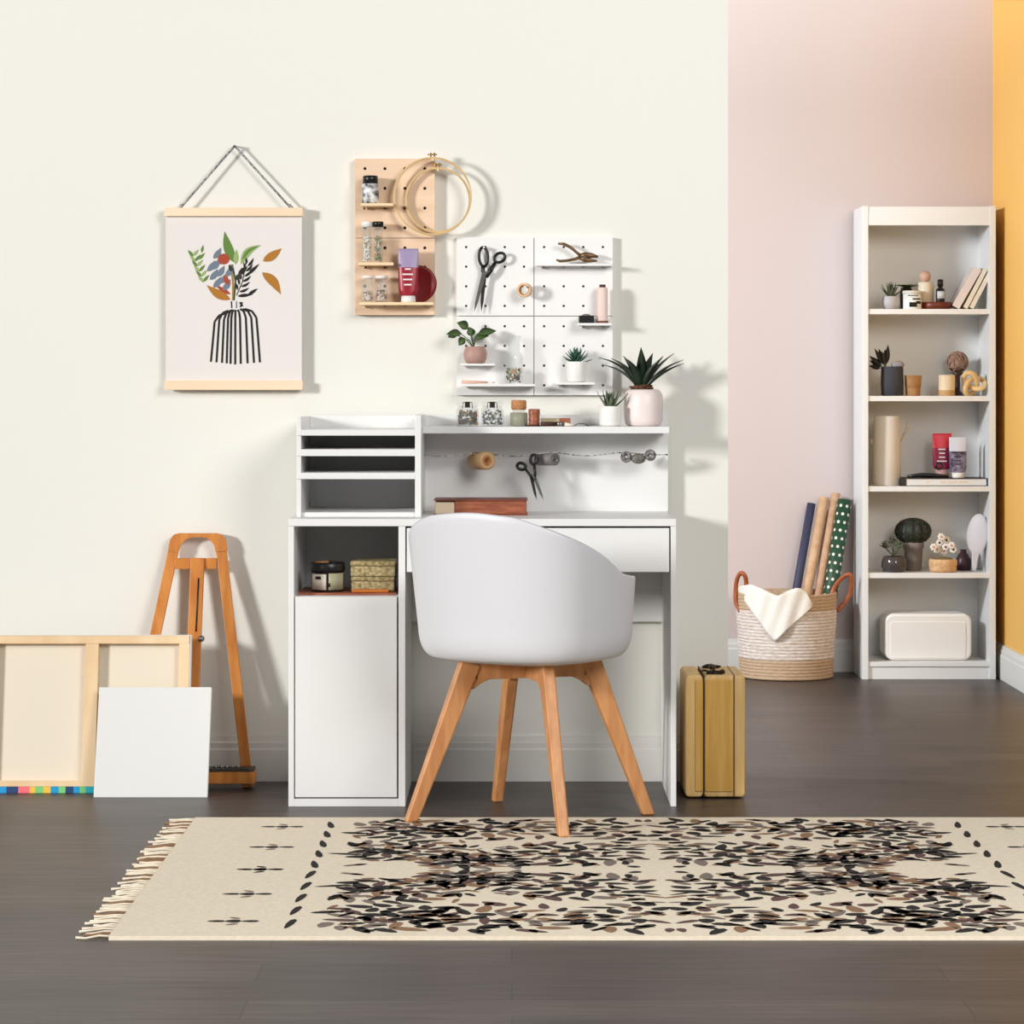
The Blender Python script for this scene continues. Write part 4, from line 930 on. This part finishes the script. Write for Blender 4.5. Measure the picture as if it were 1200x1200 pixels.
painttube(1104, 11.125, zm, .073, .168, mat('wine_paint',(128,24,58),.35), mat('red_band',(196,40,58),.35), mat('grey_pink_cap',(180,140,140),.4), 'wine red paint tube standing on the white book, taller one', .03, marks=whp)
painttube(1122.5, 11.065, zm, .066, .155, mat('silver_violet',(150,142,168),.35,noise=(60,44,66),scale=60), mat('silver_band',(206,208,220),.3), potw, 'silver and violet paint tube standing on the white book, shorter one', .020, marks=mat('navy_print',(40,36,60),.4))
t = thing('black_brush', 'black brush lying on the white book', 'brush', (X(1085,11.08), 11.08, zm))
bm = NB(); tube(bm, [(X(1063,11.08),11.07,zm+.006),(X(1078,11.08),11.075,zm+.010),(X(1092,11.08),11.08,zm+.009),(X(1110,11.08),11.045,zm+.007)], [.005,.009,.009,.005], 10); obj('brush_body', bm, blackp, t)
bm = NB(); ring(bm, 1100.5, 546, 11.045, .012, .012, .004); obj('finger_ring', bm, blackp, t)
# shelf 4
t = thing('glass_terrarium', 'dark glass bowl of small succulents at left of the fourth shelf', 'plant', (X(1048,11.05), 11.05, s4))
bm = NB(); vessel(bm, [(.030,0),(.040,.004),(.050,.022),(.049,.040),(.043,.056),(.041,.060)], 1048, 11.06, s4, 0, 32, .003); obj('bowl', bm, mat('smoked_glass',(92,84,84),.1,trans=.4), t)
bm = NB(); lathe(bm, [(0,0),(.036,.002),(.045,.022),(.044,.036),(0,.040)], X(1048,11.06), 11.06, s4+.004, 24); obj('soil', bm, mat('black_soil',(40,32,30),.9), t)
for cxp, czp in ((1037,640),(1054,640),(1046,634)):
    for k in range(9):
        a = k*2.4+cxp; bm = NB(); blade(bm, P(cxp,czp,11.06)+Vector((0,0,-.006)), a, .028, math.radians(10+8*k), .016, -.3, 5, 0, .003, .5); obj('leaf', bm, dkleaf if cxp != 1054 else leafg, t)
    bm = NB(); tube(bm, [P(1047,652,11.06), P(cxp,czp,11.06)+Vector((0,0,-.004))], .003, 6); obj('stem', bm, dkleaf, t)
t = thing('potted_cactus', 'round dark ribbed cactus in a tapered grey pot on the fourth shelf', 'plant', (X(1070,11.12), 11.12, s4))
bm = NB(); vessel(bm, [(.028,0),(.030,.002),(.036,.085),(.040,.087),(.040,.108),(.038,.110)], 1070.5, 11.13, s4, 0, 32, .003); obj('pot', bm, mat('taupe_pot',(128,118,112),.7), t)
bm = NB(); soildisc(bm, 1070.5, 11.13, s4+.103, .036); obj('soil', bm, soil, t)
bm = NB(); cz_ = s4+.152; n = 56; rows = []
for j in range(1, 16):
    ph = PI*j/16; rows.append([bm.verts.new((X(1070,11.13)+.067*math.sin(ph)*(1+.07*math.cos(14*2*PI*i/n))*math.cos(2*PI*i/n), 11.13+.062*math.sin(ph)*(1+.07*math.cos(14*2*PI*i/n))*math.sin(2*PI*i/n), cz_-.052*math.cos(ph))) for i in range(n)])
for a, b_ in zip(rows, rows[1:]):
    for i in range(n): f = bm.faces.new((a[i],a[(i+1)%n],b_[(i+1)%n],b_[i])); f.smooth = True
bm.faces.new(rows[0]); bm.faces.new(rows[-1])
cb = obj('cactus_body', bm, mat('black_green_cactus',(28,32,28),.6,noise=(46,52,42),scale=60), t)
bm = NB()
for i in range(14):
    for j in range(2, 14, 2):
        ph = PI*j/16; a = 2*PI*i/14; c = Vector((X(1070,11.13)+.0715*math.sin(ph)*math.cos(a), 11.13+.066*math.sin(ph)*math.sin(a), cz_-.053*math.cos(ph)))
        ellipsoid(bm, c, (.0018,.0018,.0018), 0, 6)
o = obj('spines', bm, mat('pale_spine',(120,116,96),.7), cb); o['kind'] = 'stuff'
t = thing('flower_basket', 'small tan woven bowl filled with white flowers on the fourth shelf', 'basket', (X(1105,11.06), 11.06, s4))
bm = NB(); vessel(bm, [(.040,0),(.048,.003),(.052,.012),(.0505,.020),(.054,.030),(.053,.046),(.050,.050)], 1105, 11.06, s4, 0, 36, .004); obj('bowl', bm, mat('woven_tan',(204,156,108),.8,noise=(226,186,140),scale=120,bump=.6,bscale=150), t)
fl = [mat('white_petal',(238,232,224),.7), mat('peach_centre',(216,150,110),.7), mat('dark_centre',(60,40,38),.7)]
for k, (px, py) in enumerate(((1094,641),(1101,636),(1103,629),(1108,641),(1115,639),(1109,633),(1098,644),(1117,644),(1106,646))):
    bm = NB(); c = P(px, py, 11.05+R.uniform(-.02,.02))
    for j in range(6):
        a = j*PI/3+k; ellipsoid(bm, c+Vector((.008*math.cos(a), -.002, .008*math.sin(a))), (.0065,.003,.0065), 0, 8)
    ellipsoid(bm, c+Vector((0,-.005,0)), (.004,.003,.004), 1+k % 2, 8)
    obj('flower', bm, fl, t)
bm = NB(); lathe(bm, [(0,0),(.044,0),(.046,.02),(.03,.035),(0,.04)], X(1105,11.06), 11.06, s4+.02, 20); obj('filling', bm, mat('moss',(120,104,70),.9,bump=1,bscale=80), t)
t = thing('white_paddle', 'grey white oval paddle propped against the bookcase side', 'paddle', (X(1142,11.08), 11.08, s4))
Mp = Matrix.Translation((X(1141,11.08), 11.08, s4)) @ Matrix.Rotation(.10,4,'Y') @ Matrix.Rotation(-.5,4,'Z')
bm = NB(); ellipsoid(bm, (0,0,0), (1,1,1), 0, 28, M=None)
for v in bm.verts: v.co = Mp @ Vector((v.co.x*.042, v.co.y*.010, .142+v.co.z*.080))
pd = obj('paddle_head', bm, mat('pearl_grey',(206,200,202),.5), t)
bm = NB(); beam(bm, Mp @ Vector((0,0,.002)), Mp @ Vector((0,0,.085)), .016, .012, .030, .012, (1,0,0)); obj('paddle_handle', bm, mat('pearl_grey',(206,200,202),.5), t, bev=.004)
t = thing('maroon_bottle', 'dark maroon jar half hidden behind the white paddle', 'jar', (X(1129,11.17), 11.17, s4))
bm = NB(); lathe(bm, [(0,0),(.026,0),(.030,.006),(.030,.040),(.018,.062),(.012,.068),(.012,.080),(0,.080)], X(1129,11.17), 11.17, s4, 24); obj('jar_body', bm, mat('maroon_glaze',(62,36,42),.4), t)
t.name = 'dark_jar'
# shelf 5
t = thing('bread_box', 'white enamel bin with rounded corners on the lowest bookcase shelf', 'box', (X(1087,11.07), 11.12, s5))
ex0, ex1 = X(1037,11.05), X(1138.5,11.05); en = mat('white_enamel',(236,234,231),.3)
bm = NB(); prism(bm, rprof(ex0, ex1, s5+.001, s5+.180, .034, 11.045, 8), (0,.17,0)); bbx = obj('box_shell', bm, en, t, bev=.010, seg=4)
bm = NB(); prism(bm, rprof(ex0+.020, ex1-.022, s5+.010, s5+.150, .014, 11.0425, 6), (0,.006,0)); obj('front_panel', bm, en, bbx, bev=.002)

# ------------------------------------------------------------------ basket with rolls and cloth
KY = 11.10; kcx = X(923, 11.05); KH = .325
bas = thing('woven_basket', 'round woven straw basket with leather loop handles on the floor', 'basket', (kcx, KY, 0))
straw = mat('pale_straw', (206,186,170), .9, noise=(236,226,218), scale=45, stretch=(1,1,5), bump=.8, bscale=120)
strawt = mat('tan_straw', (186,154,124), .9, noise=(202,174,144), scale=60, stretch=(1,1,4), bump=.8, bscale=120)
def kr(z): return .176+.014*min(1, z/.25)
def ripple(z0, z1, n): 
    pr = []
    for k in range(n*4+1):
        z = z0+(z1-z0)*k/(n*4); pr.append((kr(z)+.0028*abs(math.sin(PI*k/4)), z))
    return pr
bm = NB(); lathe(bm, [(0,.004),(.165,.002)]+ripple(.002,.075,6)+[(kr(.075)-.006,.076),(.0,.012)], kcx, KY, 0, 56); obj('base_band', bm, strawt, bas)
def shell_wall(z0, z1, n): 
    pr = ripple(z0, z1, n); return pr+[(kr(z1)-.007, z1), (kr(z0)-.007, z0), pr[0]]
bm = NB(); lathe(bm, shell_wall(.0765,.262,15), kcx, KY, 0, 56); obj('woven_wall', bm, straw, bas)
bm = NB(); lathe(bm, shell_wall(.2625,KH,5), kcx, KY, 0, 56); obj('rim_band', bm, strawt, bas)
lea = mat('brown_leather', (150,78,42), .5, noise=(176,98,56), scale=40)
for sg, pts in ((-1, ((868,717),(862.5,706),(862,692),(864,678),(868.5,671.5),(873,675),(874.5,684),(873,694))), (1, ((975,717),(974,700),(978,688),(985,679),(993,673.5),(997.5,675),(998,684),(996,696),(990,706),(981,716)))):
    bm = NB(); n = len(pts); tube(bm, smooth([P(a, b_, KY-.05+.02*math.sin(i)) for i, (a, b_) in enumerate(pts)]), .0085, 10); obj('handle', bm, lea, bas)
for lab, m, pb_, pt_, r_, yb in (('navy paper roll standing in the basket, leftmost of four', mat('navy_paper',(58,60,84),.6), (918,780), (951,590), .0165, 11.16),
    ('kraft paper roll with pinkish end, second from left in the basket', mat('kraft_paper',(200,158,120),.7,noise=(214,176,140),scale=30), (930,785), (966,583), .0195, 11.16),
    ('kraft paper roll beside the green dotted roll', mat('kraft_paper_dark',(192,148,114),.7,noise=(208,168,134),scale=30), (945,785), (980,578), .0175, 11.17)):
    t = thing('paper_roll', lab, 'paper roll', P(pb_[0], pb_[1], yb), 'paper rolls in the basket')
    a, b_ = P(pb_[0], pb_[1], yb), P(pt_[0], pt_[1], 11.262-r_*.2); a.z = max(a.z, .03)
    d = b_-a; L = d.length; Mq = Matrix.Translation(a) @ d.to_track_quat('Z','Y').to_matrix().to_4x4()
    bm = NB(); lathe(bm, [(r_*.8,0),(r_,0),(r_,L),(r_*.8,L),(r_*.8,0)], 0,0,0, 24, M=Mq); obj('rolled_paper', bm, m, t)
    bm = NB(); lathe(bm, [(r_*.35,.002),(r_*.6,.002),(r_*.6,L-.003),(r_*.35,L-.003),(r_*.35,.002)], 0,0,0, 20, M=Mq); obj('inner_layers', bm, m, t)
t = thing('paper_roll', 'green paper roll with white dots standing in the basket', 'paper roll', P(958,785,11.12), 'paper rolls in the basket')
a, b_ = P(960,782,11.11), P(990,586,11.215); a.z = max(a.z,.03); d = b_-a; L = d.length; r_ = .0275
Mq = Matrix.Translation(a) @ d.to_track_quat('Z','Y').to_matrix().to_4x4()
bm = NB(); lathe(bm, [(r_*.8,0),(r_,0),(r_,L),(r_*.8,L),(r_*.8,0)], 0,0,0, 28, M=Mq)
inv = Mq.inverted(); camdir = (inv @ Vector((0,0,CAMZ))); a0 = math.atan2(camdir.y, camdir.x)
for j in range(int(L/.032)):
    for k in range(7):
        ang = a0+(k+(j % 2)*.5)*2*PI/7; zc = .02+j*.032
        cpt = Vector((math.cos(ang)*(r_+.0004), math.sin(ang)*(r_+.0004), zc)); u = Vector((-math.sin(ang), math.cos(ang), 0)); vv = []
        for s_ in range(10):
            p = cpt+(u*math.cos(2*PI*s_/10)+Vector((0,0,1))*math.sin(2*PI*s_/10))*.0062
            rad_ = math.hypot(p.x, p.y); p.x *= (r_+.0005)/rad_; p.y *= (r_+.0005)/rad_; vv.append(bm.verts.new(Mq @ p))
        f = bm.faces.new(vv); f.material_index = 1
obj('rolled_paper', bm, [mat('green_paper',(34,72,48),.5), mat('cream_dot',(232,224,206),.6)], t)
bm = NB(); lathe(bm, [(r_*.35,.002),(r_*.6,.002),(r_*.6,L-.003),(r_*.35,L-.003),(r_*.35,.002)], 0,0,0, 20, M=Mq); obj('inner_layers', bm, mat('green_paper',(34,72,48),.5), t)
# cloth over the rim
def poly_at(pts, u):
    ls = [math.dist(a, b_) for a, b_ in zip(pts, pts[1:])]; T = sum(ls)*u
    for (a, b_), l in zip(zip(pts, pts[1:]), ls):
        if T <= l+1e-9: k = T/l; return (a[0]+(b_[0]-a[0])*k, a[1]+(b_[1]-a[1])*k)
        T -= l
    return pts[-1]
topc = [(863,688),(880,685),(897,692),(911,699),(922,693),(934,689),(943,691),(952,708)]
botc = [(862,690),(907,753),(952,711)]
bm = NB(); NU, NV = 28, 14; grid = []
for j in range(NV+1):
    row = []
    for i in range(NU+1):
        u, v = i/NU, j/NV; a, b_ = poly_at(topc, u), poly_at(botc, u)
        px, py = a[0]+(b_[0]-a[0])*v, a[1]+(b_[1]-a[1])*v
        xx = X(px, 10.92); dx = xx-kcx; rr = .2+.003*math.sin(px*.35+py*.12)+.004*v*math.sin(px*.2)
        yy = KY-math.sqrt(max(rr*rr-dx*dx, .0005)) if abs(dx) < rr else KY
        yy = max(yy, KY-.205)
        z_ = Z(py, yy)
        row.append(bm.verts.new((X(px,yy), yy, z_)))
    grid.append(row)
for j in range(NV):
    for i in range(NU):
        f = bm.faces.new((grid[j][i],grid[j][i+1],grid[j+1][i+1],grid[j+1][i])); f.smooth = True
# part that folds inside the basket
back = []
for i in range(NU+1):
    p = grid[0][i].co; back.append(bm.verts.new((kcx+(p.x-kcx)*.82, KY+(p.y-KY)*.82+.0, KH-.03+.01*math.sin(i))))
for i in range(NU):
    f = bm.faces.new((grid[0][i],back[i],back[i+1],grid[0][i+1])); f.smooth = True
tag(obj('draped_cloth', bm, mat('white_linen',(238,232,222),.9,bump=.3,bscale=200), solid=.003, loc=(kcx, KY-.2, .25)), 'white linen cloth draped over the front rim of the straw basket', 'cloth')
